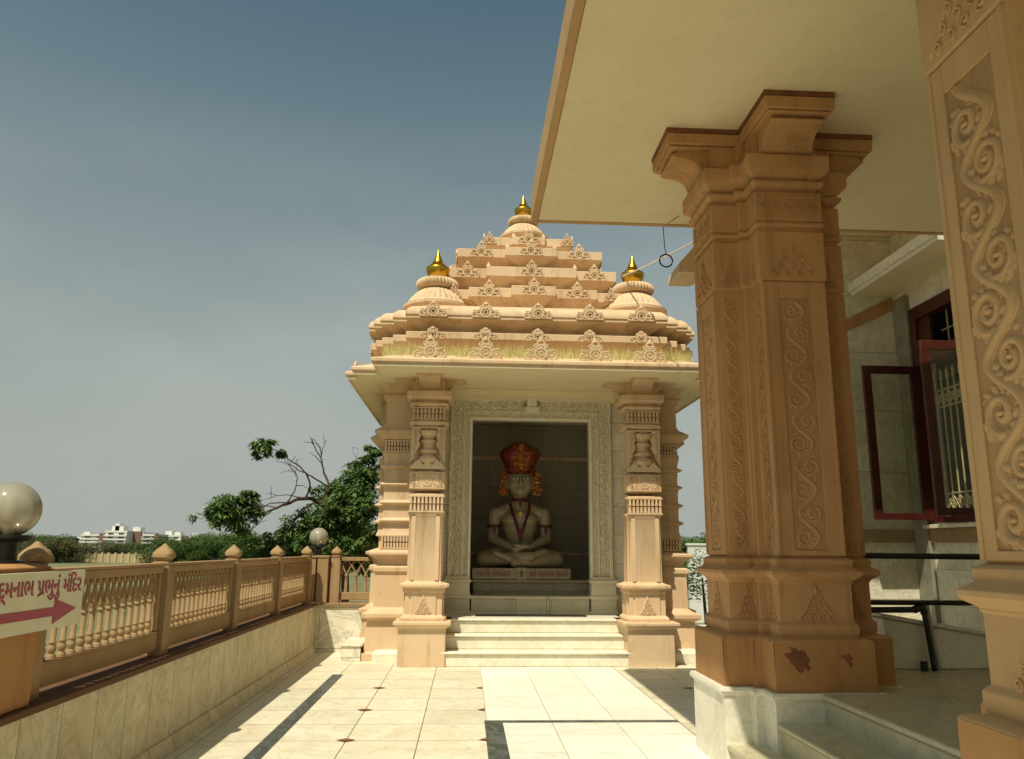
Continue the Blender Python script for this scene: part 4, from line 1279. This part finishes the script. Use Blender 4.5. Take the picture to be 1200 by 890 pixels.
    for k in range(4):
        R3 = Matrix.Rotation(k * PI / 2, 3, 'Z')
        link('base_foliage', TRI1, o, loc=R3 @ Vector((0, -ext - .022, 1.095)), rz=k * PI / 2)
        link('band_foliage', TRI2, o, loc=R3 @ Vector((0, -ext - .02, 3.82)), rz=k * PI / 2)
        link('neck_rosette', ROSET, o, loc=R3 @ Vector((0, -ext - .02, 4.425)), rz=k * PI / 2)
        for sg in (-1, 1):
            link('base_foliage_small', TRI3, o, loc=R3 @ Vector((sg * .43, -.265 - .024, 1.095)), rz=k * PI / 2)
            link('band_foliage_small', TRI4, o, loc=R3 @ Vector((sg * .42, -.265 - .02, 3.82)), rz=k * PI / 2)
    return o
def flat(mb, k):
    mb.v = [(x, y * k, z) for x, y, z in mb.v]; return mb
VINE_ME = flat(vine(.235, 1.98, .36, None, 3), .62).mesh('vine', SANDP, 60)
VINE_NEAR = flat(vine(.31, 1.98, .42, None, 3), .75).mesh('vine', SANDV, 60)
VINEN_ME = flat(vine(.12, 2.08, .20, None, 4), .7).mesh('vine_narrow', SANDP, 60)
TRI1 = foliage_triangle(.30, .26, .0085).mesh('tri1', SANDP, 60)
TRI2 = foliage_triangle(.42, .30, .009).mesh('tri2', SANDP, 60)
TRI3 = foliage_triangle(.16, .24, .006).mesh('tri3', SANDP, 60)
TRI4 = foliage_triangle(.16, .26, .006).mesh('tri4', SANDP, 60)
rs = MB()
for i in range(5):
    x = -.20 + .10 * i
    for r_ in (.040, .02):
        rs.sweep([(x + r_ * math.cos(a), 0, r_ * math.sin(a)) for a in [PI * k / 6 for k in range(13)]], .007, 5, (Vector((0, -1, 0)), 1.2))
for z in (-.085, .085): rs.sweep([(-.25, 0, z), (.25, 0, z)], .008, 5, (Vector((0, -1, 0)), 1.2))
ROSET = rs.mesh('rosette', SANDP, 60)
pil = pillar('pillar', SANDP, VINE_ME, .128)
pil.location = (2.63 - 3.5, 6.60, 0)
pil['label'] = 'far porch pillar with red stained base block'
def copy_tree(o, parent=None):
    c = o.copy(); COL.objects.link(c); c.parent = parent
    for ch_ in list(o.children): copy_tree(ch_, c)
    return c
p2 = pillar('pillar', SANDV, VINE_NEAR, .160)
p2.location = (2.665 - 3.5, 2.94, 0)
_near = {}
for ch_ in p2.children:                      # the near pillar's small reliefs are cut in its own paler stone
    if ch_.data.materials[0] is SANDP:
        k_ = ch_.data.name
        if k_ not in _near:
            _near[k_] = ch_.data.copy(); _near[k_].materials[0] = SANDV
        ch_.data = _near[k_]
p2['label'] = 'near porch pillar cut off by the right edge'
# real red paint stain on the far pillar's base block: a thin irregular patch
q = MB()
rs_ = random.Random(3)
out = []
for i in range(60):
    a = 2 * PI * i / 60
    r_ = .080 * (1 + .25 * math.sin(2 * a + 1) + .16 * math.sin(5 * a) + .10 * math.sin(11 * a + 2) + rs_.uniform(-.05, .05))
    u = r_ * math.cos(a) * .8; v = r_ * math.sin(a) * 1.15
    out.append((u + (-.20) - v * .6, .83 + v))
q.extrude(out, lambda u, v, w: (u, -(PH + .215 + .1175) - w * .8, v), .0015)
q.obj('red_stain', STAIN, pil, angle=0)
q = MB(); out = []
for i in range(50):
    a = 2 * PI * i / 50
    r_ = .032 * (1 + .3 * math.sin(3 * a) + .18 * math.sin(7 * a + 1) + rs_.uniform(-.08, .08))
    out.append((.17 + r_ * math.cos(a) - r_ * .5 * math.sin(a), .83 + r_ * 1.3 * math.sin(a)))
q.extrude(out, lambda u, v, w: (u, -(PH + .215 + .1175) - w, v), .0012)
q.obj('red_stain', SANDR2, pil, angle=0)

# handrail barrier
hr = thing('handrail', 'dark two bar metal handrail between the pillars in front of the window wall', 'handrail', (4.2, 7.0, .6))
def hp(nm, pts, r, mat): 
    q = MB(); q.sweep([(x - 4.2, y - 7.0, z - .6) for x, y, z in pts], r, 12); return q.obj(nm, mat, hr)
hp('upper_rail', [(3.30, 7.0, 1.57), (6.49, 7.0, 1.565)], .026, DARKM)
hp('lower_rail', [(3.34, 7.0, 1.17), (6.49, 7.0, 1.168)], .022, DARKM)
hp('post', [(4.01, 7.0, 1.165), (4.06, 7.0, .602)], .020, DARKM)
hp('post', [(4.06, 7.02, 1.165), (4.115, 7.02, .602)], .016, STEEL)
hp('bracket_bar', [(3.4, 7.0, 1.105), (3.93, 7.0, 1.11)], .026, BLACKP)
hp('clamp', [(3.93, 7.0, 1.11), (4.0, 7.0, 1.13), (4.02, 7.0, 1.08)], .034, BLACKP)
hp('foot', [(3.97, 7.0, .602), (3.97, 7.0, .68)], .03, BLACKP)

# cable and wire loop
q = MB(); A = Vector((2.53, 12.5, 6.10)); B = Vector((2.62, 8.52, 5.14)); pts = [A.lerp(B, i / 16) - Vector((0, 0, .02 * math.sin(PI * i / 16))) for i in range(17)]
q.sweep(pts, .012, 8)
tag(q.obj('white_cable', ROPE), 'taut white cable from the right gold finial to the porch', 'cable')
wl = thing('wire_loop', 'thin dark wire with a round loop hanging off the ceiling slab edge', 'wire', (2.2, 8.49, 5.25))
q = MB(); q.sweep([(0, 0, .03), (.005, .0, -.12), (.01, 0, -.24), (.025, 0, -.32)], .005, 6); q.obj('wire', DARKM, wl)
q = MB(); q.sweep([(.02 + .075 * math.cos(a), 0, -.395 + .075 * math.sin(a)) for a in [PI * k / 12 for k in range(25)]], .009, 8); q.obj('loop', BLACKP, wl)
q = MB(); q.sweep([(.0, 0, .03), (.06, -.2, .02), (.10, -.32, .02)], .012, 6); q.obj('wire_clip', SANDV, wl)

# ================================================================== PARAPET WALLS, BALUSTRADES
pw = thing('parapet_wall', 'low marble clad wall with brown coping along the left side of the terrace', 'wall', (-2.48, 3, 0))
def at(o, nm, mb, mat, bev=0, angle=35):
    x = mb.obj(nm, mat, None, bev, angle); x.data.transform(Matrix.Translation(-o.location)); x.parent = o; return x
m = MB(); m.box(-2.62, -2.36, -8, 13.42, 0, .70); at(pw, 'marble_facing', m, MARBL)
m = MB(); m.box(-2.64, -2.32, -8, 13.10, .702, .742); at(pw, 'coping', m, COPE, .006)
m = MB(); m.extrude([(-2.36, 0.002), (-2.30, 0.002), (-2.335, .11), (-2.36, .12)], lambda u, v, w: (u, -8 + w, v), 20.95); at(pw, 'skirting', m, MARBL)
ew = thing('end_parapet_wall', 'short marble wall closing the far end of the terrace left of the shrine', 'wall', (-1.8, 13.3, 0))
m = MB(); m.box(-2.359, -1.0, 13.16, 13.42, 0, .70); at(ew, 'marble_facing', m, MARBN)
m = MB(); m.box(-2.318, -1.0, 13.12, 13.44, .702, .742); at(ew, 'coping', m, SANDB, .006)

BAL = MB(); BAL.lathe(0, 0, [(.026, .0), (.026, .018), (.016, .026), (.024, .045), (.026, .06), (.016, .078), (.022, .088), (.022, .096), (.016, .102), (.0175, .22), (.015, .225), (.024, .235), (.024, .248), (.016, .255), (.026, .275), (.026, .30)], 10)
BALM = BAL.mesh('baluster', SANDB, 50)
def post_mb(h=.655, w=.078):
    q = MB()
    rectmould(q, -w, w, -w, w, [(0, 0), (0, h - .02), (-.008, h), (-.008, h + .045)])
    return q
POSTM = post_mb().mesh('post', SANDB)
q = MB()
rr = []
for r_, z in ((.070, .700), (.085, .712), (.085, .728), (.062, .738), (.066, .748), (.090, .768), (.090, .795), (.066, .828), (.034, .853), (.006, .88)):
    rr.append([(r_ * .92 * (abs(math.cos(a)) ** .6) * (1 if math.cos(a) > 0 else -1), r_ * .92 * (abs(math.sin(a)) ** .6) * (1 if math.sin(a) > 0 else -1), z) for a in [2 * PI * i / 24 for i in range(24)]])
q.rings(rr); FINM = q.mesh('post_finial', SANDB)
def add_post(root, x, y):
    p = link('post', POSTM, root, .004, loc=(x - root.location.x, y - root.location.y, .742 - root.location.z))
    link('post_finial', FINM, p)
    return p
def lattice_mb(L, z0, z1, cell, t=.03, r=.011):
    """interlaced arches, along +x, centred y=0"""
    q = MB(); n = max(1, round(L / cell)); c = L / n
    for i in range(n):
        for s in (0, 1):
            x0 = i * c; x1 = (i + 2) * c
            pts = []
            for k in range(9):
                tt = k / 8
                x = x0 + (c * 1.0) * (tt if s == 0 else 1 - tt)
                z = z0 + (z1 - z0) * math.sin(tt * PI / 2) ** 1.0
                pts.append((min(max(x, 0), L), (.004 if s else -.004), z))
            q.sweep(pts, r, 5)
        zc = (z0 + z1) / 2
        q.sweep([(i * c, 0, z1), (i * c + c * .5, .003, zc + (z1 - z0) * .12), ((i + 1) * c, 0, z1)], r * .8, 5)
    return q
def panel(root, xa, ya, xb, yb, nbal, zr=1.452):
    """a balustrade panel from a to b"""
    a = Vector((xa, ya, 0)); b = Vector((xb, yb, 0)); L = (b - a).length; ang = math.atan2(yb - ya, xb - xa)
    loc = a - Vector((root.location.x, root.location.y, 0)) + Vector((0, 0, -root.location.z))
    q = MB(); q.box(0, L, -.045, .045, 1.385, zr - .01); q.box(-.0, L, -.055, .055, zr - .009, zr + .012); link('top_rail', q.mesh('top_rail', SANDB), root, .006, loc=loc, rz=ang)
    q = MB(); q.box(0, L, -.04, .04, .785, .915); q.box(0, L, -.048, .048, .916, .93); link('bottom_rail', q.mesh('bottom_rail', SANDB), root, .004, loc=loc, rz=ang)
    link('lattice', lattice_mb(L, 1.225, 1.39, .098, r=.0125).mesh('lattice', SANDB, 60), root, loc=loc, rz=ang)
    for d0 in (0, L - .05):
        q = MB(); q.box(d0, d0 + .05, -.035, .035, .93, 1.385); link('panel_end', q.mesh('panel_end', SANDB), root, .004, loc=loc, rz=ang)
    for i in range(nbal):
        d = .05 + (L - .1) * (i + .5) / nbal
        p = loc + Vector((math.cos(ang) * d, math.sin(ang) * d, .93))
        link('baluster', BALM, root, loc=p, rz=ang)
bl = thing('balustrade', 'long sandstone balustrade with pointed posts on the left parapet wall', 'balustrade', (-2.5, 3, 0))
PYS = [2.9, 4.86, 6.86, 8.86, 10.86, 12.86]
for y in PYS[1:]: add_post(bl, -2.5, y)
for i in range(5):
    panel(bl, -2.5, PYS[i] + .086, -2.5, PYS[i + 1] - .086, 14)
be = thing('end_balustrade', 'short sandstone balustrade with open lattice between corner pier and shrine', 'balustrade', (-1.8, 13.28, 0))
add_post(be, -2.10, 13.26)
# pierced end panel, larger openings
q = MB(); q.box(-2.01, -1.05, 13.235, 13.325, 1.39, 1.45); at(be, 'top_rail', q, SANDB, .006)
q = MB(); q.box(-2.01, -1.05, 13.245, 13.315, .785, .90); at(be, 'bottom_rail', q, SANDB, .006)
for i in range(6):
    q = MB(); x = -1.93 + i * .155
    q.lathe(x, 13.28, [(.03, .90), (.03, .93), (.022, .96), (.026, 1.06), (.020, 1.14), (.030, 1.16), (.024, 1.18)], 10); at(be, 'baluster', q, SANDB)
q = MB()
for i in range(-1, 7):
    x = -1.93 + i * .155
    for s in (-1, 1):
        q.sweep([(min(max(x + s * .155 * t, -2.0), -1.06), 13.28 + .004 * s, 1.17 + .22 * math.sin(t * PI / 2)) for t in [k / 6 for k in range(7)]], .013, 5)
at(be, 'lattice', q, SANDB)
# corner pier and near lamp pier
cp = thing('corner_pier', 'square sandstone pier carrying the round lamp at the far terrace corner', 'pier', (-2.42, 13.25, 0))
m = MB(); rectmould(m, -2.58, -2.40, 13.13, 13.36, [(0, .744), (0, 1.43), (.015, 1.44), (.015, 1.47)]); rectmould(m, -2.375, -2.20, 13.11, 13.36, [(0, .744), (0, 1.43), (.012, 1.44), (.012, 1.475)])
at(cp, 'shaft', m, SANDB, .006)
lp = thing('lamp_pier', 'sandstone pier behind the direction sign at the lower left edge', 'pier', (-2.5, 4.45, 0))
m = MB(); rectmould(m, -2.68, -2.36, 4.22, 4.72, [(0, .744), (0, 1.42), (.02, 1.44), (.02, 1.48), (-.03, 1.50)]); at(lp, 'shaft', m, SANDR, .008)

def globe_lamp(x, y, z, label, s=1.0):
    r = thing('globe_lamp', label, 'lamp', (x, y, z), 'round lamps on the parapet piers')
    q = MB(); q.lathe(0, 0, [(.11, 0), (.11, .015), (.06, .02), (.058, .11), (.11, .125), (.125, .135), (.125, .15), (.10, .152)], 28); q.obj('base', BLACKP, r)
    q = MB(); n = 40
    q.lathe(0, 0, [(max(.001, .150 * math.cos(a)), .29 + .150 * math.sin(a)) for a in [-1.30 + (PI / 2 + 1.30) * i / 20 for i in range(21)]], 48)
    q.obj('globe', GLOBE, r, angle=180)
    q = MB(); q.lathe(0, 0, [(.025, .15), (.025, .22), (.035, .225), (.035, .36), (.03, .37), (.001, .375)], 16); q.obj('bulb', plain('bulb_white', (.75, .72, .6), .4, bmp=0), r)
    return r
globe_lamp(-2.505, 4.55, 1.50, 'smoky glass globe lamp on a black base above the direction sign')
globe_lamp(-2.40, 13.25, 1.475, 'clear globe lamp on the far corner pier in front of the leafy tree')

# direction sign
sg = thing('direction_sign', 'cream board with maroon Gujarati lettering and an arrow pointing right', 'sign', (-2.28, 4.4, 1.3))
m = MB(); m.box(-.01, .008, -1.1, .60, -.150, .158); m.obj('board', SIGNW, sg, .002)
def signtext(t, y0, size, z):
    me, a, b = text_mesh('lettering', t, size, SIGNP, .0015)
    me.transform(Matrix.Translation((.0105, y0 - a, z)) @ Matrix.Rotation(PI / 2, 4, 'Z') @ Matrix.Rotation(PI / 2, 4, 'X'))
    link('lettering', me, sg)
    return y0 + (b - a)
S_ = .122
y = signtext('પદ્મનાભ', -.36, S_, .040)
ya = y + .035
y = signtext('પ', ya, S_, .040)
me, a, b = text_mesh('lettering', 'ભુનું', S_, SIGNP, .0015)
y = signtext('ભુનું', y + .004, S_, .040)
q = MB(); q.sweep([(.011, ya + .052, .052), (.011, ya + .028, .040), (.011, ya + .008, .034)], [.005, .006, .003], 6); q.obj('lettering', SIGNP, sg)
y = signtext('મ\u0a82', y + .040, S_, .040)
y = signtext('\u0abfદર', y + .004, S_, .040)
m = MB(); m.extrude([(-.95, -.082), (.27, -.082), (.27, -.125), (.53, -.055), (.27, .010), (.27, -.035), (-.95, -.035)], lambda u, v, w: (.0085 + w, u, v), .0025); m.obj('arrow', SIGNP, sg)
m = MB(); m.box(-.10, -.01, .1, .14, -.12, .14); m.box(-.10, -.01, -.3, -.26, -.12, .14); m.obj('bracket', DARKM, sg)

# leaning drain pipe
q = MB(); q.sweep([(-1.52, 13.12, .74), (-1.56, 13.08, .45), (-1.66, 13.02, .05)], .032, 10)
tag(q.obj('drain_pipe', SANDV), 'pale pipe leaning against the end wall left of the shrine', 'pipe')

# ================================================================== FAR SURROUNDINGS
CF = Vector((math.sin(R(3.1)), math.cos(R(3.1)), 0))
def far(px, py, D):
    """ground-plan position for a bearing in the photo at distance D along the view axis"""
    u = (px - 600) / 927; v = (445 - py) / 927
    d = _r2 * u + _u2 * v + _f
    k = D / d.y
    return Vector((d.x * k, D, 1.6 + d.z * k))

def fieldwall():
    r = thing('field_wall', 'long pale boundary wall with regular piers across the dry field', 'wall', (far(115, 657, 265).x, 265, GZ))
    x0 = far(40, 657, 265).x - r.location.x; x1 = far(182, 657, 265).x - r.location.x
    q = MB(); q.box(x0, x1, -.15, .15, 0, 2.6); q.obj('wall', plain('pale_plaster', (.48, .38, .20), .9), r)
    n = 18
    for i in range(n + 1):
        x = x0 + (x1 - x0) * i / n; q = MB(); q.box(x - .35, x + .35, -.4, .3, 0, 3.0); q.obj('pier', plain('plaster_pier', (.55, .45, .26), .9) if i == 0 else bpy.data.materials['plaster_pier'], r)
fieldwall()

WHITE = plain('white_render', (.68, .68, .64), .7, var=.06, sc=.3, bmp=0); BRN = plain('brown_render', (.22, .11, .08), .8, var=.08, sc=.3, bmp=0)
GRY = plain('grey_render', (.30, .29, .26), .8, var=.08, sc=.3, bmp=0); WIND = plain('window_dark', (.05, .055, .06), .3, var=.1, bmp=0)
def block(px0, px1, py, D, floors, mat, label, brown=None, bands=True, depth=14, roofbox=None):
    a = far(px0, py, D); b = far(px1, py, D); top = a.z
    r = thing('apartment_building', label, 'building', ((a.x + b.x) / 2, D, GZ))
    w = (b.x - a.x) / 2; H = top - GZ
    q = MB(); q.box(-w, w, 0, depth, 0, H - 1); q.obj('wall', mat, r)
    q = MB(); q.box(-w - .3, w + .3, -.3, depth + .3, H - 1, H); q.obj('roof_parapet', WHITE, r)
    fh = (H - 1) / floors
    for f in range(floors):
        if bands:
            q = MB(); q.box(-w - .35, w + .35, -1.3, -.002, f * fh, f * fh + fh * .42); q.obj('balcony', WHITE, r)
        n = max(2, int(w * 2 / 5))
        for i in range(n):
            x = -w + 2 * w * (i + .5) / n
            q = MB(); q.box(x - 1.4, x + 1.4, -.12, .2, f * fh + fh * .45, f * fh + fh * .88); q.obj('window', WIND, r)
    if brown:
        for u0, u1 in brown:
            q = MB(); q.box(-w + 2 * w * u0, -w + 2 * w * u1, -1.6, -.01, 0, H + .5); q.obj('stair_tower', BRN, r)
    if roofbox:
        for u0, u1, h in roofbox:
            q = MB(); q.box(-w + 2 * w * u0, -w + 2 * w * u1, 2, 9, H, H + h); q.obj('roof_room', WHITE, r)
block(64, 80, 628, 470, 5, BRN, 'brown brick block at the left end of the distant flats', bands=False)
block(80, 96, 629, 480, 5, GRY, 'grey low block beside the brown brick one in the distant flats', bands=False)
block(96, 124, 626, 455, 5, GRY, 'distant flats with white balcony bands and one brown tower, left of the tallest', brown=((.78, 1.0),), roofbox=((.0, .25, 1.2),))
block(124, 149, 622, 450, 6, WHITE, 'tallest white distant flats with a stepped roof top', roofbox=((.2, .75, 2.6), (.35, .55, 4)))
block(149, 168, 624, 460, 6, GRY, 'distant flats with a wide brown front and white roof room', brown=((.3, .95),), roofbox=((.25, .7, 3),))
block(168, 186, 626, 452, 5, GRY, 'distant flats with white bands and a brown right edge', brown=((.8, 1.0),))
block(190, 212, 627, 490, 5, WHITE, 'separate white distant flats with two roof rooms', roofbox=((.1, .45, 2.4), (.6, .9, 1.8)))
block(212, 237, 629, 495, 5, GRY, 'rightmost grey and brick red distant flats', brown=((0, .35),), roofbox=((.45, .75, 2),))
block(94, 119, 634, 400, 3, WHITE, 'low white house in front of the distant flats', bands=False)
block(141, 181, 641, 390, 2, WHITE, 'long low white house below the brown fronted flats', bands=True)
block(266, 297, 630, 620, 5, WHITE, 'faint white flats seen between the bare branches', roofbox=((.2, .4, 3), (.6, .85, 2)))

# ---- foliage
def leafcloud(mb, c, rad, n, size, rnd, droop=.6, squash=.8):
    for i in range(n):
        while True:
            d = Vector((rnd.uniform(-1, 1), rnd.uniform(-1, 1), rnd.uniform(-1, 1)))
            if d.length < 1: break
        p = Vector(c) + Vector((d.x * rad, d.y * rad, d.z * rad * squash))
        a = rnd.uniform(0, 2 * PI); dr = -droop * rnd.uniform(.2, 1.3)
        ax = Vector((math.cos(a), math.sin(a), dr)).normalized()
        sd = ax.cross(Vector((rnd.uniform(-.5, .5), rnd.uniform(-.5, .5), 1))).normalized()
        L = size * rnd.uniform(.7, 1.35); w = L * .17
        m_ = p + ax * L * .45
        mb.add([p, m_ + sd * w, p + ax * L, m_ - sd * w], [(0, 1, 2, 3)])

def limb(mb, pts, r0, r1, rnd, jit=.02, n=7):
    P_ = [Vector(p) for p in pts]; out = []
    for i in range(len(P_) - 1):                        # catmull-rom
        p0 = P_[max(i - 1, 0)]; p1 = P_[i]; p2 = P_[i + 1]; p3 = P_[min(i + 2, len(P_) - 1)]
        for k in range(5):
            t = k / 5
            out.append(.5 * ((2 * p1) + (p2 - p0) * t + (2 * p0 - 5 * p1 + 4 * p2 - p3) * t * t + (3 * p1 - p0 - 3 * p2 + p3) * t ** 3))
    out.append(P_[-1])
    out = [p + Vector((rnd.uniform(-jit, jit), rnd.uniform(-jit, jit), rnd.uniform(-jit, jit))) for p in out]
    mb.sweep(out, [r0 + (r1 - r0) * i / (len(out) - 1) for i in range(len(out))], n)
    return out

rt = random.Random(11)
TB = far(405, 652, 16.0)
tree = thing('crooked_tree', 'tree with bare crooked branches and a few leaf clusters behind the far balustrade', 'tree', (TB.x, 16.0, GZ))
tb = MB(); lf = MB()
def tl(pts):
    return [far(x, y, D) - tree.location for x, y, D in pts]
limb(tb, [Vector((.35, .3, 0)), Vector((.2, .1, 1.8)), Vector((.05, 0, 3.6))] + tl([(405, 652, 16), (403, 630, 16), (392, 608, 15.9), (378, 591, 15.8), (358, 584, 15.6), (335, 591, 15.3), (311, 601, 15.1), (294, 612, 15)]), .10, .009, rt, .01)
subs = [
 ([(379, 591, 15.8), (385, 571, 15.9), (379, 553, 16), (376, 537, 16), (368, 524, 16.1), (366, 514, 16.1)], .045, .008),
 ([(377, 533, 16), (372, 521, 15.8), (355, 518, 15.7)], .018, .006),
 ([(376, 535, 16), (380, 520, 16.2), (379, 508, 16.3)], .015, .005),
 ([(358, 584, 15.6), (363, 566, 15.5), (353, 548, 15.4), (340, 540, 15.3), (328, 530, 15.2), (312, 524, 15)], .03, .008),
 ([(385, 571, 15.9), (368, 560, 15.6), (352, 552, 15.3), (336, 541, 15)], .028, .007),
 ([(336, 591, 15.3), (346, 573, 15.2), (347, 556, 15.1), (338, 545, 15)], .022, .007),
 ([(366, 590, 15.7), (346, 607, 15.5), (336, 630, 15.4), (334, 655, 15.4)], .03, .012),
 ([(340, 589, 15.3), (318, 590, 15), (300, 598, 14.8), (283, 600, 14.7)], .022, .006),
 ([(325, 596, 15.2), (308, 592, 15.2), (290, 588, 15.1), (275, 585, 15)], .02, .006),
 ([(322, 596, 15.2), (305, 610, 15.1), (294, 622, 15), (297, 640, 15)], .018, .006),
 ([(355, 584, 15.6), (330, 580, 15.3), (300, 590, 15)], .016, .005),
 ([(392, 608, 15.9), (408, 590, 16.2), (420, 570, 16.5), (428, 545, 16.6), (431, 530, 16.6)], .05, .01),
 ([(404, 632, 16), (418, 610, 16.3), (432, 590, 16.5)], .045, .01),
 ([(396, 612, 15.9), (385, 600, 15.2), (370, 602, 14.8)], .03, .008),
 ([(404, 640, 16), (415, 645, 16.2), (428, 640, 16.3)], .04, .01),
 ([(428, 548, 16.6), (418, 538, 16.5), (412, 524, 16.5)], .012, .004),
 ([(347, 558, 15.1), (341, 550, 15), (336, 553, 15)], .01, .004),
]
for pts, r0, r1 in subs:
    o_ = limb(tb, tl(pts), r0 * .66, r1 * .7, rt, .012, 6)
    for k in range(2):
        i = rt.randrange(len(o_) // 3, len(o_) - 1); p = o_[i]
        d = Vector((rt.uniform(-.35, .35), rt.uniform(-.3, .3), rt.uniform(-.05, .25)))
        tb.sweep([p, p + d * .5 + Vector((0, 0, .03)), p + d], [r1 * 1.2, r1, .003], 4)
tb.obj('trunk', BARK, tree)
def clump(px, py, D, rad_px, n, size=.17):
    c = far(px, py, D) - tree.location
    rad = rad_px * D / 927
    k = max(4, n // 40)
    for i in range(k):
        d = Vector((rt.gauss(0, .48), rt.gauss(0, .48), rt.gauss(0, .40)))
        leafcloud(lf, c + d * rad, rad * .40, n // k, size, rt, .9, .7)
for a in ((313, 523, 15, 12, 200), (328, 533, 15.2, 8, 90), (300, 530, 15, 5, 40), (262, 597, 14.8, 18, 620), (290, 588, 15, 13, 380), (275, 608, 14.9, 16, 460), (250, 602, 14.8, 8, 120),
          (300, 600, 15, 8, 150), (294, 578, 15, 7, 110), (345, 625, 15.8, 20, 600), (372, 612, 16.2, 20, 700), (390, 590, 16.6, 18, 600), (412, 575, 16.8, 20, 800), (430, 560, 17, 18, 700), (425, 600, 17, 24, 1200),
          (400, 620, 16.8, 22, 1000), (432, 635, 17, 20, 900), (380, 640, 16.8, 20, 800), (350, 645, 16.2, 16, 500), (322, 640, 15.8, 13, 380), (312, 650, 15.6, 12, 300), (428, 535, 16.7, 9, 160), (437, 528, 16.8, 8, 160), (420, 545, 16.6, 8, 120), (392, 568, 16.4, 8, 110), (400, 590, 15.4, 17, 500), (410, 605, 15.3, 18, 600), (398, 625, 15.3, 17, 500), (420, 585, 15.6, 16, 500), (425, 560, 16, 16, 450), (385, 605, 15.2, 14, 350), (415, 635, 15.2, 18, 500), (360, 632, 15.3, 14, 350), (418, 655, 17, 20, 600)):
    clump(*a[:4], int(a[4] * 2.2), .12)
lf.obj('crown', LEAFD, tree, angle=0, fix=False)

def far_tree_mesh(seed, n, h, wd, mat, size):
    rnd = random.Random(seed); q = MB()
    k = 24
    for i in range(k):
        a = rnd.uniform(0, 2 * PI); rr_ = rnd.uniform(0, wd * .55); z = h * rnd.uniform(.12, .86)
        if z > h * .7: rr_ *= .6
        leafcloud(q, (rr_ * math.cos(a), rr_ * math.sin(a), z), wd * rnd.uniform(.14, .24), n // k, size, rnd, .4, .8)
    t_ = MB(); t_.sweep([(0, 0, 0), (.1, 0, h * .3), (.0, .1, h * .6)], [wd * .035, wd * .028, wd * .015], 7)
    for i in range(5):
        a = i * 1.26; t_.sweep([(.05, 0, h * .32), (math.cos(a) * wd * .16, math.sin(a) * wd * .16, h * .5), (math.cos(a) * wd * .28, math.sin(a) * wd * .28, h * .66)], [wd * .02, wd * .012, wd * .005], 5)
    return q.mesh('crown', mat, 0, False), t_.mesh('trunk', BARK)
FT = [far_tree_mesh(1, 7000, 8.5, 12, LEAF, .7), far_tree_mesh(2, 7000, 8, 13, LEAFD, .7), far_tree_mesh(3, 6000, 7, 11, LEAFO, .65)]
trees_spec = [
 (52, 250, 2, 1.05, 'brownish green tree just right of the near globe lamp'), (68, 262, 1, 1.05, 'dark tree below the brown brick block'), (84, 255, 2, 1.0, 'olive tree below the grey low block'),
 (38, 270, 1, 1.1, 'dark tree partly behind the near globe lamp'),
 (119, 300, 2, 1.0, 'olive tree in front of the low white house'), (133, 292, 2, .95, 'olive tree below the tallest white flats'), (146, 310, 1, .8, 'small dark tree left of the long low house'),
 (186, 262, 1, 1.0, 'dark tree at the right end of the field wall'), (200, 250, 0, .92, 'bright green tree below the separate white flats'), (215, 240, 0, .92, 'bright green tree below the grey and red flats'),
 (230, 246, 0, .92, 'broad green tree beside the rightmost flats'), (246, 236, 0, .92, 'green tree beneath the hanging leaf cluster'), (262, 255, 1, 1.15, 'dark tree beneath the left end of the bare branch'),
 (279, 240, 0, 1.15, 'green tree below the faint white flats'), (296, 232, 1, 1.15, 'dark tree behind the third balustrade post'), (240, 330, 1, 1.3, 'tall dark tree behind the green row'), (282, 320, 1, 1.3, 'tree rising behind the dark one near the faint flats'),
 (160, 330, 1, .8, 'low dark tree right of the long low house'),
 (812, 120, 1, .85, 'dark tree just right of the shrine, half hidden by it'), (822, 126, 1, .95, 'dark tree between the shrine and the far pillar'), (834, 118, 0, .85, 'green tree against the far pillar edge'),
]
for i, (px, D, kd, s, lab) in enumerate(trees_spec):
    p = far(px, 643, D)
    r = thing('distant_tree', lab, 'tree', (p.x, D, GZ), 'trees beyond the terrace')
    r.scale = (s, s, s * (1.0 if D < 200 else 1.0)); r.rotation_euler = (0, 0, i * 1.3)
    link('crown', FT[kd][0], r); link('trunk', FT[kd][1], r)
# far woodland mass along the horizon
rw = random.Random(21); q = MB()
for i in range(900):
    D = rw.uniform(480, 700); px = rw.uniform(-80, 440) if i < 600 else rw.uniform(780, 900)
    p = far(px, 643, D)
    leafcloud(q, (p.x, D, GZ + rw.uniform(3, 8.2)), 6, 16, 4.6, rw, .3, .6)
tag(q.obj('woodland', LEAFD, angle=0, fix=False), 'far dark woodland along the horizon', 'woodland', kind='stuff')
# shrub and wall right of the shrine
p = far(822, 655, 24)
sh = thing('garden_shrub', 'bright green shrub low between the shrine and the far pillar', 'shrub', (p.x, 24, GZ))
q = MB()
for i in range(14): leafcloud(q, (rt.uniform(-.9, .9), rt.uniform(-.6, .6), rt.uniform(4.0, 5.0)), .5, 90, .16, rt, .3)
q.obj('foliage', LEAF, sh, angle=0, fix=False)
q = MB(); q.sweep([(0, 0, 0), (.1, 0, 2.4), (0, 0, 4.4)], [.09, .07, .03], 7); q.obj('trunk', BARK, sh)
p0 = far(806, 640, 60); p1 = far(870, 640, 60)
bw = thing('garden_wall', 'pale wall seen low between the shrine and the far pillar', 'wall', ((p0.x + p1.x) / 2, 60, GZ))
q = MB(); w_ = (p1.x - p0.x) / 2; q.box(-w_, w_, 0, .3, 0, 5.6); q.obj('wall', WHITE, bw)
q = MB(); q.box(-w_ - .1, w_ + .1, -.08, .38, 5.6, 5.75); q.obj('coping', WHITE, bw)
